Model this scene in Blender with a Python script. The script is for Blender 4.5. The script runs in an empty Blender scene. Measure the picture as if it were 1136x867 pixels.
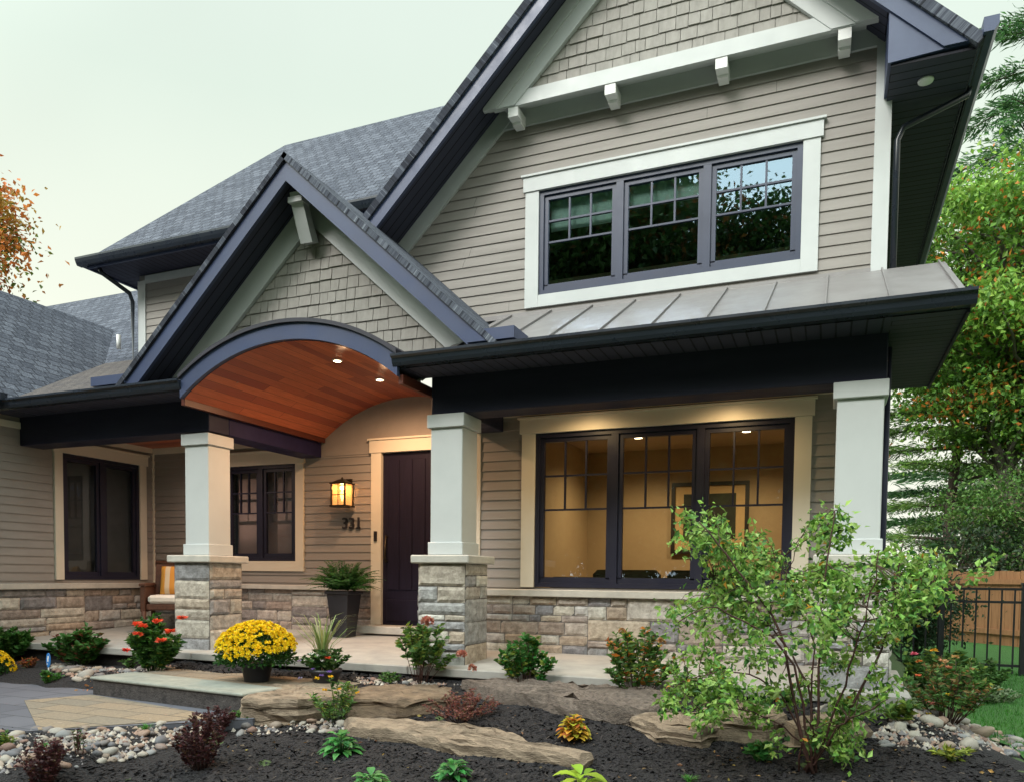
import bpy, math, random
import numpy as np
from mathutils import Vector, Matrix, noise as mnoise

random.seed(7); rng = np.random.default_rng(7)
C = bpy.context.scene.collection
scene = bpy.context.scene
R = math.radians

# ------------------------------------------------------------------ camera
CAM = np.array((0.0, 0.0, 0.80))
YAW, PIT, ROL = R(22.302), R(-2.5997), R(0.6031)
def cam_axes():
    cy, sy = math.cos(YAW), math.sin(YAW)
    f = np.array([-sy, cy, 0.]); r = np.array([cy, sy, 0.]); u = np.array([0, 0, 1.])
    f, u = math.cos(PIT)*f + math.sin(PIT)*u, math.cos(PIT)*u - math.sin(PIT)*f
    r, u = math.cos(ROL)*r + math.sin(ROL)*u, math.cos(ROL)*u - math.sin(ROL)*r
    return r, u, f
AR, AU, AF = cam_axes()
cd = bpy.data.cameras.new('camera'); cam = bpy.data.objects.new('camera', cd); C.objects.link(cam)
m = Matrix(((AR[0], AU[0], -AF[0], CAM[0]), (AR[1], AU[1], -AF[1], CAM[1]), (AR[2], AU[2], -AF[2], CAM[2]), (0, 0, 0, 1)))
cam.matrix_world = m
cd.sensor_width = 36; cd.lens = 36*854.625/1136; cd.shift_y = (677.295-433.5)/1136
cd.clip_end = 2000; cd.clip_start = 0.05
scene.camera = cam

# ------------------------------------------------------------------ light
SUN_AZ = R(203); SUN_EL = R(39)          # azimuth measured from +Y clockwise
SUN_DIR = np.array((math.sin(SUN_AZ)*math.cos(SUN_EL), math.cos(SUN_AZ)*math.cos(SUN_EL), math.sin(SUN_EL)))
w = bpy.data.worlds.new("World"); scene.world = w; w.use_nodes = True
nt = w.node_tree; nt.nodes.clear()
out = nt.nodes.new('ShaderNodeOutputWorld'); bg = nt.nodes.new('ShaderNodeBackground')
sky = nt.nodes.new('ShaderNodeTexSky'); sky.sky_type = 'NISHITA'; sky.sun_disc = False
sky.sun_elevation = SUN_EL; sky.sun_rotation = SUN_AZ
bg.inputs[1].default_value = 0.10
tc = nt.nodes.new('ShaderNodeTexCoord'); sep = nt.nodes.new('ShaderNodeSeparateXYZ')
nt.links.new(tc.outputs['Generated'], sep.inputs[0])
ramp = nt.nodes.new('ShaderNodeValToRGB'); nt.links.new(sep.outputs[2], ramp.inputs[0])
e = ramp.color_ramp.elements
K = 9.9
e[0].position = 0.0; e[0].color = (.93, .93, .80, 1)
e[1].position = 0.85; e[1].color = (.80, .90, .86, 1)
x = e.new(0.24); x.color = (.95, .975, .82, 1)
x = e.new(0.50); x.color = (.76, .87, .765, 1)
# thin uneven cloud
nz = nt.nodes.new('ShaderNodeTexNoise'); nz.inputs['Scale'].default_value = 1.6; nz.inputs['Detail'].default_value = 4
nt.links.new(tc.outputs['Generated'], nz.inputs['Vector'])
mr = nt.nodes.new('ShaderNodeMapRange'); mr.inputs[1].default_value = .3; mr.inputs[2].default_value = .7; mr.inputs[3].default_value = .94*K; mr.inputs[4].default_value = 1.04*K
nt.links.new(nz.outputs[0], mr.inputs[0])
# brighter cloud where the sun stands behind it
dotn = nt.nodes.new('ShaderNodeVectorMath'); dotn.operation = 'DOT_PRODUCT'; dotn.inputs[1].default_value = tuple(SUN_DIR)
nt.links.new(tc.outputs['Generated'], dotn.inputs[0])
gl = nt.nodes.new('ShaderNodeMapRange'); gl.inputs[1].default_value = 0.1; gl.inputs[2].default_value = 1.0; gl.inputs[3].default_value = 1.0; gl.inputs[4].default_value = 4.6
gl.interpolation_type = 'SMOOTHSTEP'
nt.links.new(dotn.outputs['Value'], gl.inputs[0])
mm = nt.nodes.new('ShaderNodeMath'); mm.operation = 'MULTIPLY'; nt.links.new(mr.outputs[0], mm.inputs[0]); nt.links.new(gl.outputs[0], mm.inputs[1])
sc_ = nt.nodes.new('ShaderNodeVectorMath'); sc_.operation = 'SCALE'
nt.links.new(ramp.outputs[0], sc_.inputs[0]); nt.links.new(mm.outputs[0], sc_.inputs['Scale'])
mixw = nt.nodes.new('ShaderNodeMix'); mixw.data_type = 'RGBA'; mixw.inputs[0].default_value = 0.95
nt.links.new(sky.outputs[0], mixw.inputs[6]); nt.links.new(sc_.outputs[0], mixw.inputs[7])
nt.links.new(mixw.outputs[2], bg.inputs[0]); nt.links.new(bg.outputs[0], out.inputs[0])

sl = bpy.data.lights.new('sun', 'SUN'); sl.energy = 2.45; sl.angle = R(20); sl.color = (1.0, .95, .90)
so = bpy.data.objects.new('sun', sl); C.objects.link(so)
so.rotation_euler = Vector(-SUN_DIR).to_track_quat('-Z', 'Y').to_euler(); so.location = (-6, -8, 14)
vs = scene.view_settings; vs.view_transform = 'Standard'; vs.look = 'None'; vs.exposure = 0.14; vs.gamma = 1.0; vs.use_curve_mapping = False

# ------------------------------------------------------------------ materials
MATS = {}
def nmat(name):
    m = bpy.data.materials.new(name); m.use_nodes = True
    return m, m.node_tree, m.node_tree.nodes['Principled BSDF']
def L(t, a, b): t.links.new(a, b)
def rgb(c): return (c[0], c[1], c[2], 1)
def coords(t, kind='Object', scale=(1, 1, 1)):
    a = t.nodes.new('ShaderNodeTexCoord'); b = t.nodes.new('ShaderNodeMapping'); b.inputs['Scale'].default_value = scale
    L(t, a.outputs[kind], b.inputs[0]); return b.outputs[0]
def mixc(t, fac, a, b, blend='MIX'):
    n = t.nodes.new('ShaderNodeMix'); n.data_type = 'RGBA'; n.blend_type = blend
    for i, v in ((0, fac), (6, a), (7, b)):
        if hasattr(v, 'links'): L(t, v, n.inputs[i])
        elif i == 0: n.inputs[0].default_value = v
        else: n.inputs[i].default_value = rgb(v)
    return n.outputs[2]
def noise(t, vec, scale, detail=5, rough=.6):
    n = t.nodes.new('ShaderNodeTexNoise'); n.inputs['Scale'].default_value = scale; n.inputs['Detail'].default_value = detail; n.inputs['Roughness'].default_value = rough
    L(t, vec, n.inputs['Vector']); return n.outputs[0]
def mrange(t, v, a, b, c, d):
    n = t.nodes.new('ShaderNodeMapRange'); L(t, v, n.inputs[0])
    for i, q in enumerate((a, b, c, d)): n.inputs[1+i].default_value = q
    return n.outputs[0]
def bump(t, bsdf, h, strength, dist=.01):
    n = t.nodes.new('ShaderNodeBump'); n.inputs['Strength'].default_value = strength; n.inputs['Distance'].default_value = dist
    L(t, h, n.inputs['Height']); L(t, n.outputs[0], bsdf.inputs['Normal'])
def surf(name, c1, c2, scale=6, rough=.7, bs=.15, bscale=60, metal=0, stretch=(1, 1, 1), dist=.004, spec=.5):
    """painted / plain surface: two tones mixed by noise, fine bump"""
    m, t, b = nmat(name); v = coords(t, 'Object', stretch)
    f = mrange(t, noise(t, v, scale), .3, .7, 0, 1)
    L(t, mixc(t, f, c1, c2), b.inputs['Base Color'])
    b.inputs['Metallic'].default_value = metal; b.inputs['Specular IOR Level'].default_value = spec
    L(t, mrange(t, noise(t, v, scale*2), .3, .7, rough-.07, rough+.07), b.inputs['Roughness'])
    bump(t, b, noise(t, v, bscale), bs, dist)
    MATS[name] = m; return m

surf('siding', (.283, .257, .238), (.242, .220, .204), 3, .65, .2, 90, stretch=(.25, 1, 3))
surf('shingle_siding', (.325, .305, .283), (.25, .235, .218), 9, .75, .35, 120, stretch=(2, 2, .6))
surf('trim', (.525, .545, .55), (.475, .495, .50), 2.5, .5, .08, 80)
surf('trim_cream', (.66, .60, .50), (.60, .55, .46), 2.5, .5, .08, 80)
surf('stucco', (.285, .255, .232), (.255, .228, .208), 4, .8, .1, 60)
surf('fascia_blue', (.048, .066, .140), (.038, .052, .112), 3, .42, .05, 40)
surf('edge_dark', (.022, .020, .035), (.016, .016, .028), 4, .5, .05, 40)
surf('beam_black', (.026, .027, .050), (.018, .018, .037), 3, .5, .06, 30, stretch=(.3, 1, 2), spec=.18)
surf('beam_navy', (.020, .017, .062), (.014, .012, .045), 3, .5, .06, 30, spec=.2)
surf('gutter', (.022, .028, .042), (.015, .02, .03), 3, .3, .03, 30)
surf('window_frame', (.030, .042, .085), (.022, .031, .066), 3, .4, .03, 40)
surf('window_frame_dark', (.016, .016, .034), (.011, .011, .026), 3, .4, .03, 40)
surf('door', (.016, .012, .028), (.010, .008, .019), 6, .5, .25, 40, stretch=(8, 1, .6), spec=.2)
surf('black_metal', (.010, .010, .013), (.014, .014, .018), 5, .42, .05, 50)
surf('black_plastic', (.018, .018, .024), (.026, .026, .034), 5, .4, .06, 30)
surf('concrete', (.40, .375, .345), (.29, .275, .26), 4, .85, .4, 70)
surf('capstone', (.52, .49, .44), (.40, .38, .35), 7, .85, .5, 60)
surf('interior_wall', (.47, .36, .21), (.43, .32, .185), 2, .8, .05, 40)
surf('interior_ceiling', (.6, .5, .36), (.55, .46, .33), 2, .85, .03, 40)
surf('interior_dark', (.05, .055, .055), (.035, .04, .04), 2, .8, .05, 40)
surf('floor_wood', (.16, .085, .04), (.11, .055, .028), 6, .4, .1, 40, stretch=(1, 8, 1))
surf('blind', (.32, .48, .42), (.28, .43, .38), 3, .8, .05, 40)
surf('pink_sheet', (.42, .32, .31), (.36, .28, .27), 3, .8, .05, 40)
surf('curtain', (.012, .010, .018), (.026, .022, .034), 5, .8, .05, 40, stretch=(6, 6, .2))
surf('sofa_olive', (.055, .05, .022), (.04, .038, .018), 9, .9, .3, 60)
surf('wicker', (.115, .045, .025), (.06, .024, .014), 40, .6, .6, 90)
surf('cushion_white', (.72, .70, .66), (.64, .62, .58), 6, .9, .2, 90)
surf('bark', (.075, .05, .038), (.035, .024, .02), 14, .9, .8, 40, stretch=(3, 3, .5), dist=.01)
surf('bark_grey', (.15, .13, .11), (.07, .06, .05), 10, .9, .8, 30, stretch=(3, 3, .5), dist=.02)
surf('stem', (.075, .028, .022), (.045, .02, .016), 20, .7, .4, 60)
surf('stem_green', (.07, .12, .03), (.05, .09, .025), 20, .7, .2, 60)
surf('soil', (.030, .024, .022), (.018, .014, .014), 20, .95, .9, 60)
surf('wood_fence', (.36, .17, .075), (.25, .115, .05), 5, .75, .4, 50, stretch=(5, 5, .4))
surf('sign_blue', (.04, .22, .62), (.03, .19, .55), 10, .4, .02, 40)
surf('white_paint', (.8, .8, .8), (.75, .75, .75), 10, .5, .02, 40)
surf('picture_black', (.018, .014, .01), (.025, .02, .014), 9, .5, .02, 40)
surf('picture_mat', (.60, .42, .20), (.56, .39, .18), 6, .8, .02, 40)
surf('picture_art', (.035, .045, .02), (.012, .014, .008), 5, .6, .02, 40)
surf('picture_gold', (.34, .20, .07), (.28, .16, .05), 12, .4, .1, 40)
surf('brass_dark', (.05, .035, .02), (.035, .025, .015), 12, .35, .05, 40, metal=.6)
surf('numeral', (.02, .016, .018), (.014, .012, .014), 12, .4, .02, 40)
surf('rock_tan', (.36, .275, .20), (.15, .11, .08), 11, .95, 1.0, 38, stretch=(1, 1, 4), dist=.02)
surf('rock_brown', (.27, .19, .125), (.10, .07, .05), 8, .92, 1.0, 45, stretch=(1, 1, 5), dist=.02)
surf('rock_grey', (.235, .185, .155), (.095, .075, .065), 30, .92, 1.0, 70, stretch=(1, 1, 2), dist=.02)
surf('rock_pale', (.45, .42, .38), (.28, .26, .24), 8, .9, .8, 45, stretch=(1, 1, 2), dist=.015)
surf('bluestone', (.30, .31, .27), (.21, .22, .20), 6, .8, .5, 50)
surf('riser_dark', (.10, .088, .085), (.035, .03, .032), 16, .92, 1.0, 60, dist=.02)
surf('road', (.055, .055, .058), (.042, .042, .045), 8, .9, .4, 120)

def brick_mat(name, ca, cb, mortar, bw, rh, kind='UV', rough=.8, msize=.006, bs=.6, offs=.5, speck=0, wood=False, spec=.5, dist=.01):
    m, t, b = nmat(name); v = coords(t, kind)
    br = t.nodes.new('ShaderNodeTexBrick'); L(t, v, br.inputs['Vector'])
    br.offset = offs; br.inputs['Scale'].default_value = 1; br.inputs['Mortar Size'].default_value = msize
    br.inputs['Brick Width'].default_value = bw; br.inputs['Row Height'].default_value = rh
    br.inputs['Color1'].default_value = rgb(ca); br.inputs['Color2'].default_value = rgb(cb); br.inputs['Mortar'].default_value = rgb(mortar)
    br.inputs['Bias'].default_value = 0; br.inputs['Mortar Smooth'].default_value = .2
    col = br.outputs[0]
    if wood:
        v2 = coords(t, kind, (1.2, 14, 1)); g = noise(t, v2, 3.5, 6, .65)
        col = mixc(t, mrange(t, g, .3, .7, 0, .55), col, (ca[0]*.35, ca[1]*.3, ca[2]*.3))
    else:
        v2 = coords(t, kind, (1, 1, 1)); g = noise(t, v2, 4, 4)
        col = mixc(t, mrange(t, g, .35, .65, 0, .3), col, cb)
    if speck:
        g2 = noise(t, coords(t, kind), 38, 3, .8)
        col = mixc(t, mrange(t, g2, .42, .60, speck, 0), col, (ca[0]*.25, ca[1]*.25, ca[2]*.3))
        g3 = noise(t, coords(t, kind), 29, 3, .8)
        col = mixc(t, mrange(t, g3, .55, .68, 0, speck*.7), col, (ca[0]*2.2, ca[1]*2.2, ca[2]*2.1))
    L(t, col, b.inputs['Base Color']); b.inputs['Roughness'].default_value = rough; b.inputs['Specular IOR Level'].default_value = spec
    h = mrange(t, br.outputs[1], 0, 1, 1, 0)
    g4 = noise(t, coords(t, kind), 60, 3)
    ad = t.nodes.new('ShaderNodeMath'); ad.operation = 'MULTIPLY_ADD'; L(t, g4, ad.inputs[0]); ad.inputs[1].default_value = .35; L(t, h, ad.inputs[2])
    bump(t, b, ad.outputs[0], bs, dist)
    MATS[name] = m; return m
brick_mat('roof_shingle', (.150, .165, .205), (.056, .064, .086), (.018, .019, .025), .17, .135, rough=.95, msize=.010, bs=1.0, speck=.7, spec=.25)
brick_mat('roof_shingle_brown', (.150, .128, .118), (.095, .085, .088), (.03, .026, .028), .2, .125, rough=.95, msize=.010, bs=1.0, speck=.6, spec=.25)
brick_mat('cedar', (.60, .155, .062), (.25, .044, .034), (.05, .013, .009), 1.5, .10, rough=.38, msize=.0025, bs=.3, offs=.37, wood=True)
brick_mat('soffit_dark', (.050, .052, .082), (.040, .042, .068), (.006, .006, .010), 30, .10, rough=.6, msize=.007, bs=.5, spec=.2)
brick_mat('paver_tan', (.30, .225, .150), (.20, .178, .145), (.09, .08, .065), .46, .23, rough=.9, msize=.007, bs=.9, speck=.25)
brick_mat('paver_grey', (.115, .118, .145), (.085, .088, .112), (.03, .03, .034), .45, .30, rough=.8, msize=.006, bs=.6)

def attr_mat(name, rough=.7, trans=0, bs=0, bscale=40, var=0, vscale=20, spec=.4, dist=.01):
    """colour comes from the face attribute Col (each leaf or stone has its own)"""
    m, t, b = nmat(name)
    a = t.nodes.new('ShaderNodeAttribute'); a.attribute_name = 'Col'; col = a.outputs[0]
    if var:
        f = mrange(t, noise(t, coords(t), vscale, 6, .7), .3, .7, 0, 1)
        hi = mixc(t, var, col, (1, 1, 1), 'SOFT_LIGHT'); lo = mixc(t, var, col, (.16, .14, .13), 'MULTIPLY')
        col = mixc(t, f, lo, hi)
    L(t, col, b.inputs['Base Color']); b.inputs['Roughness'].default_value = rough; b.inputs['Specular IOR Level'].default_value = spec
    if bs: bump(t, b, noise(t, coords(t), bscale, 6, .7), bs, dist)
    if trans:
        tr = t.nodes.new('ShaderNodeBsdfTranslucent'); L(t, col, tr.inputs[0])
        mx = t.nodes.new('ShaderNodeMixShader'); mx.inputs[0].default_value = trans
        L(t, b.outputs[0], mx.inputs[1]); L(t, tr.outputs[0], mx.inputs[2])
        L(t, mx.outputs[0], t.nodes['Material Output'].inputs[0])
    MATS[name] = m; return m
attr_mat('leaf', .5, .38)
attr_mat('petal', .6, .3)
attr_mat('stone', .9, 0, .9, 45, .55, 14, dist=.012)
attr_mat('chip', .9, 0, .3, 60)
attr_mat('fabric', .9, 0, .2, 90)

def river_mat():
    m, t, b = nmat('river_stone'); oi = t.nodes.new('ShaderNodeObjectInfo')
    r = t.nodes.new('ShaderNodeValToRGB'); L(t, oi.outputs['Random'], r.inputs[0]); r.color_ramp.interpolation = 'CONSTANT'
    cs = [(.27, .21, .165), (.36, .34, .31), (.17, .155, .155), (.31, .20, .15), (.42, .38, .33), (.12, .13, .155), (.24, .18, .16), (.36, .28, .21), (.235, .245, .255), (.21, .12, .095), (.40, .37, .32)]
    el = r.color_ramp.elements; el[0].color = rgb(cs[0]); el[0].position = 0; el[1].position = 1/len(cs); el[1].color = rgb(cs[1])
    for i in range(2, len(cs)): q = el.new(i/len(cs)); q.color = rgb(cs[i])
    f = mrange(t, noise(t, coords(t), 22, 5), .3, .7, .0, .5)
    L(t, mixc(t, f, r.outputs[0], (.16, .13, .12)), b.inputs['Base Color']); b.inputs['Roughness'].default_value = .75
    bump(t, b, noise(t, coords(t), 90), .3, .004); MATS['river_stone'] = m
river_mat()

def glass_mat(name, refl, tint, grow):
    m, t, b = nmat(name); t.nodes.remove(b)
    tr = t.nodes.new('ShaderNodeBsdfTransparent'); tr.inputs[0].default_value = rgb(tint)
    g = t.nodes.new('ShaderNodeBsdfGlossy'); g.inputs[0].default_value = (.58, .76, 1, 1); g.inputs['Roughness'].default_value = .01
    lw = t.nodes.new('ShaderNodeLayerWeight'); lw.inputs[0].default_value = .25
    f = mrange(t, lw.outputs['Fresnel'], 0, 1, refl, min(1, refl+grow))
    n = noise(t, coords(t), 1.1, 2); bp = t.nodes.new('ShaderNodeBump'); bp.inputs['Strength'].default_value = .03; bp.inputs['Distance'].default_value = .02
    L(t, n, bp.inputs['Height']); L(t, bp.outputs[0], g.inputs['Normal'])
    mx = t.nodes.new('ShaderNodeMixShader'); L(t, f, mx.inputs[0]); L(t, tr.outputs[0], mx.inputs[1]); L(t, g.outputs[0], mx.inputs[2])
    L(t, mx.outputs[0], t.nodes['Material Output'].inputs[0]); MATS[name] = m
glass_mat('glass_upper', .21, (.75, .8, .8), .6)
glass_mat('glass_lower', .075, (.92, .92, .9), .6)
def emit_mat(name, c, s):
    m, t, b = nmat(name); b.inputs['Base Color'].default_value = rgb(c); b.inputs['Emission Color'].default_value = rgb(c); b.inputs['Emission Strength'].default_value = s; MATS[name] = m
emit_mat('lamp_glow', (1, .78, .48), 12)
emit_mat('bulb_glow', (1, .62, .28), 5)
def metal_roof():
    m, t, b = nmat('metal_roof'); v = coords(t)
    f = mrange(t, noise(t, v, 3), .3, .7, 0, 1)
    L(t, mixc(t, f, (.20, .185, .185), (.25, .238, .24)), b.inputs['Base Color']); b.inputs['Metallic'].default_value = .25
    L(t, mrange(t, noise(t, v, 5), .3, .7, .42, .58), b.inputs['Roughness']); bump(t, b, noise(t, v, 2.5), .15, .02); MATS['metal_roof'] = m
metal_roof()
def lantern_glass():
    m, t, b = nmat('lantern_glass'); b.inputs['Base Color'].default_value = (1, .8, .5, 1); b.inputs['Transmission Weight'].default_value = .85
    b.inputs['Roughness'].default_value = .04; b.inputs['IOR'].default_value = 1.05; b.inputs['Emission Color'].default_value = (1, .5, .18, 1); b.inputs['Emission Strength'].default_value = .16; MATS['lantern_glass'] = m
lantern_glass()
def mulch_mat():
    m, t, b = nmat('mulch'); v = coords(t)
    vo = t.nodes.new('ShaderNodeTexVoronoi'); vo.inputs['Scale'].default_value = 55; L(t, v, vo.inputs['Vector'])
    f = mrange(t, noise(t, v, 40, 5, .8), .35, .65, 0, 1)
    c = mixc(t, f, (.006, .0055, .008), (.020, .017, .020))
    c = mixc(t, mrange(t, vo.outputs['Distance'], 0, .5, .5, 0), c, (.032, .027, .03))
    L(t, c, b.inputs['Base Color']); b.inputs['Roughness'].default_value = .9
    bump(t, b, vo.outputs['Distance'], 1.0, .02); MATS['mulch'] = m
mulch_mat()
def lawn_mat(name, a, c_, sc):
    m, t, b = nmat(name); v = coords(t)
    f = mrange(t, noise(t, v, sc, 6, .7), .3, .7, 0, 1)
    c = mixc(t, f, a, c_); f2 = mrange(t, noise(t, v, 1.1, 3), .3, .7, 0, .5); c = mixc(t, f2, c, (a[0]*1.2, a[1]*.8, a[2]))
    L(t, c, b.inputs['Base Color']); b.inputs['Roughness'].default_value = .9; bump(t, b, noise(t, v, sc*2), .8, .03); MATS[name] = m
lawn_mat('lawn', (.030, .12, .018), (.055, .19, .03), 50)
lawn_mat('far_ground', (.045, .085, .025), (.07, .11, .035), 6)

# ------------------------------------------------------------------ mesh helpers
ORG = {}
def setp(o, label=None, cat=None, group=None, kind=None):
    if label: o['label'] = label
    if cat: o['category'] = cat
    if group: o['group'] = group
    if kind: o['kind'] = kind
    return o
def thing(name, label, cat, loc=(0, 0, 0), group=None):
    o = bpy.data.objects.new(name, None); C.objects.link(o); o.location = loc; o.empty_display_size = .1
    ORG[o.name] = np.array(loc, float); return setp(o, label, cat, group)
class MB:
    def __init__(s): s.V = []; s.F = []; s.U = []; s.K = []; s.S = []; s.n = 0; s.hasuv = False; s.hascol = False
    def add(s, v, faces, uv=None, col=None, smooth=False):
        v = np.asarray(v, float).reshape(-1, 3); s.V.append(v)
        for i, f in enumerate(faces):
            s.F.append([j+s.n for j in f]); s.S.append(smooth)
            s.U.append(uv[i] if uv is not None else None)
            s.K.append(None if col is None else (col[i] if isinstance(col[0], (tuple, list, np.ndarray)) else col))
        if uv is not None: s.hasuv = True
        if col is not None: s.hascol = True
        s.n += len(v)
    def box(s, x0, x1, y0, y1, z0, z1, col=None):
        v = [(x0, y0, z0), (x1, y0, z0), (x1, y1, z0), (x0, y1, z0), (x0, y0, z1), (x1, y0, z1), (x1, y1, z1), (x0, y1, z1)]
        f = [(0, 3, 2, 1), (4, 5, 6, 7), (0, 1, 5, 4), (1, 2, 6, 5), (2, 3, 7, 6), (3, 0, 4, 7)]
        s.add(v, f, col=col)
    def hexa(s, a, b, col=None, uvs=False):
        """a: 4 points, b: 4 matching points (ring a -> ring b)"""
        a = np.asarray(a, float); b = np.asarray(b, float)
        f = [(3, 2, 1, 0), (4, 5, 6, 7)] + [(i, (i+1) % 4, 4+(i+1) % 4, 4+i) for i in range(4)]
        s.add(np.vstack([a, b]), f, col=col)
    def prism_y(s, poly, y0, y1, col=None):
        """polygon in XZ (counter-clockwise seen from -Y) pushed from y0 to y1"""
        n = len(poly); a = [(p[0], y0, p[1]) for p in poly]; b = [(p[0], y1, p[1]) for p in poly]
        f = [tuple(range(n)), tuple(range(2*n-1, n-1, -1))] + [((i+1) % n, i, n+i, n+(i+1) % n) for i in range(n)]
        s.add(a+b, f, col=col)
    def prism_x(s, poly, x0, x1, col=None):
        n = len(poly); a = [(x0, p[0], p[1]) for p in poly]; b = [(x1, p[0], p[1]) for p in poly]
        f = [tuple(range(n-1, -1, -1)), tuple(range(n, 2*n))] + [(i, (i+1) % n, n+(i+1) % n, n+i) for i in range(n)]
        s.add(a+b, f, col=col)
    def panel(s, p0, p1, p2, p3, th, rot=False):
        """sloping slab: p0,p1 lower edge, p3,p2 upper edge; metres as UV; thickness downwards"""
        P = [np.array(p, float) for p in (p0, p1, p2, p3)]
        n = np.cross(P[1]-P[0], P[3]-P[0]); n /= np.linalg.norm(n)
        if n[2] < 0: n = -n
        U = (P[1]-P[0]); U /= np.linalg.norm(U); W = np.cross(n, U)
        uv = [((p-P[0])@U, (p-P[0])@W) for p in P]
        if rot: uv = [(b, a) for a, b in uv]
        Q = [p-n*th for p in P]
        z = [(0, 0)]*4
        s.add(P+Q, [(0, 1, 2, 3), (7, 6, 5, 4)] + [(i, 4+i, 4+(i+1) % 4, (i+1) % 4) for i in range(4)], uv=[uv, uv[::-1]]+[[uv[i], uv[i], uv[(i+1) % 4], uv[(i+1) % 4]] for i in range(4)])
    def tube(s, pts, rad, n=6, col=None, smooth=True):
        pts = np.asarray(pts, float); k = len(pts); rad = np.broadcast_to(rad, (k,))
        d = np.gradient(pts, axis=0); d /= np.linalg.norm(d, axis=1)[:, None]+1e-9
        ref = np.array((0, 0, 1.)) if abs(d[0][2]) < .9 else np.array((1., 0, 0))
        V = []
        for i in range(k):
            a = np.cross(d[i], ref); a /= np.linalg.norm(a)+1e-9; b = np.cross(d[i], a)
            for j in range(n):
                t = 2*math.pi*j/n; V.append(pts[i]+rad[i]*(math.cos(t)*a+math.sin(t)*b))
        F = [(i*n+j, i*n+(j+1) % n, (i+1)*n+(j+1) % n, (i+1)*n+j) for i in range(k-1) for j in range(n)]
        F += [tuple(range(n-1, -1, -1)), tuple((k-1)*n+j for j in range(n))]
        s.add(V, F, col=col, smooth=smooth)
    def lathe(s, prof, c=(0, 0, 0), n=16, col=None, smooth=True):
        V = [(c[0]+r*math.cos(2*math.pi*j/n), c[1]+r*math.sin(2*math.pi*j/n), c[2]+z) for r, z in prof for j in range(n)]
        k = len(prof); F = [(i*n+j, i*n+(j+1) % n, (i+1)*n+(j+1) % n, (i+1)*n+j) for i in range(k-1) for j in range(n)]
        F += [tuple(range(n-1, -1, -1)), tuple((k-1)*n+j for j in range(n))]
        s.add(V, F, col=col, smooth=smooth)
    def leaves(s, P, D, size, wid, cols, fold=.25):
        """one small folded leaf per row of P growing along D"""
        P = np.asarray(P, float); n = len(P); D = np.asarray(D, float); D = D/(np.linalg.norm(D, axis=1)[:, None]+1e-9)
        up = rng.normal(size=(n, 3)); up[:, 2] += 1.2
        S = np.cross(D, up); S /= np.linalg.norm(S, axis=1)[:, None]+1e-9; N = np.cross(S, D)
        size = np.broadcast_to(size, (n,))[:, None]; wv = size*wid
        a = P; b = P+D*size*.45+S*wv*.5+N*size*fold*.35; c = P+D*size-N*size*fold*.4; d = P+D*size*.45-S*wv*.5+N*size*fold*.35
        V = np.stack([a, b, c, d], 1).reshape(-1, 3)
        F = [(4*i, 4*i+1, 4*i+2, 4*i+3) for i in range(n)]
        s.add(V, F, col=[tuple(x) for x in cols])
    def build(s, name, mat, parent=None, org=None, bevel=0):
        me = bpy.data.meshes.new(name)
        o = bpy.data.objects.new(name, me); C.objects.link(o)
        if parent is not None:
            o.parent = parent; g = ORG[parent.name]
        else:
            g = np.array(org if org is not None else (0, 0, 0), float); o.location = g
        ORG[o.name] = g
        V = np.vstack(s.V)-g
        me.from_pydata(V.tolist(), [], s.F)
        if s.hasuv:
            uvl = me.uv_layers.new(name='UVMap'); arr = []
            for f, u in zip(s.F, s.U): arr += list(u) if u is not None else [(0, 0)]*len(f)
            uvl.data.foreach_set('uv', np.array(arr, np.float32).ravel())
        if s.hascol:
            at = me.attributes.new('Col', 'FLOAT_COLOR', 'FACE')
            at.data.foreach_set('color', np.array([(*(k if k is not None else (.3, .3, .3)), 1) for k in s.K], np.float32).ravel())
        if any(s.S): me.polygons.foreach_set('use_smooth', np.array(s.S, bool))
        me.materials.append(MATS[mat]); me.update()
        if bevel:
            b = o.modifiers.new('bevel', 'BEVEL'); b.width = bevel; b.segments = 1; b.limit_method = 'ANGLE'
        return o
def bx(name, mat, parent, *a, bevel=0):
    m = MB(); m.box(*a); return m.build(name, mat, parent, bevel=bevel)
def copy_tree(o, parent=None):
    c = o.copy(); C.objects.link(c)
    if parent: c.parent = parent
    for ch in list(o.children): copy_tree(ch, c)
    return c
def smooth01(a, b, x):
    t = np.clip((x-a)/(b-a), 0, 1); return t*t*(3-2*t)

# ------------------------------------------------------------------ ground shape
def hgt(x, y):
    x = np.asarray(x, float); y = np.asarray(y, float)
    f = np.interp(y, [-60, 0, 3.0, 4.2, 4.8, 5.5, 5.9, 30, 200], [-.75, -.62, -.47, -.40, -.32, -.17, -.10, -.12, -.3])
    g = smooth01(.45, 1.3, x)*smooth01(4.6, 5.8, y)
    h = f*(1-g) + (-.36)*g
    wk = smooth01(-3.9, -4.5, x)*smooth01(2.5, 3.6, y)*smooth01(5.2, 4.85, y)   # level ground under the walk
    h = h*(1-wk) + (-.31)*wk
    l = smooth01(-5.9, -6.6, x)*smooth01(5.0, 5.3, y); h = h*(1-l) + np.minimum(h, -.20)*l
    return h
def bumpy(x, y, a=.02):
    return a*(np.sin(x*5.1+y*2.3)*np.sin(y*6.7-x*1.9)+.5*np.sin(x*13+y*9))
def ray(px, py):
    return AF+(px-568)/854.625*AR+(677.295-py)/854.625*AU
def gpos(px, py, off=0):
    """ground point seen at a place of the photograph (1136 x 867)"""
    v = ray(px, py); t = np.linspace(2, 40, 8000); P = CAM+t[:, None]*v
    k = np.argmax((P[:, 2] < hgt(P[:, 0], P[:, 1])+off) | ((P[:, 1] > 5.78) & (P[:, 0] < .6))); p = P[k].copy(); p[2] = float(hgt(p[0], p[1])); return p
def atY(px, py, Y):
    v = ray(px, py); return CAM+v*(Y/v[1])
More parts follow.
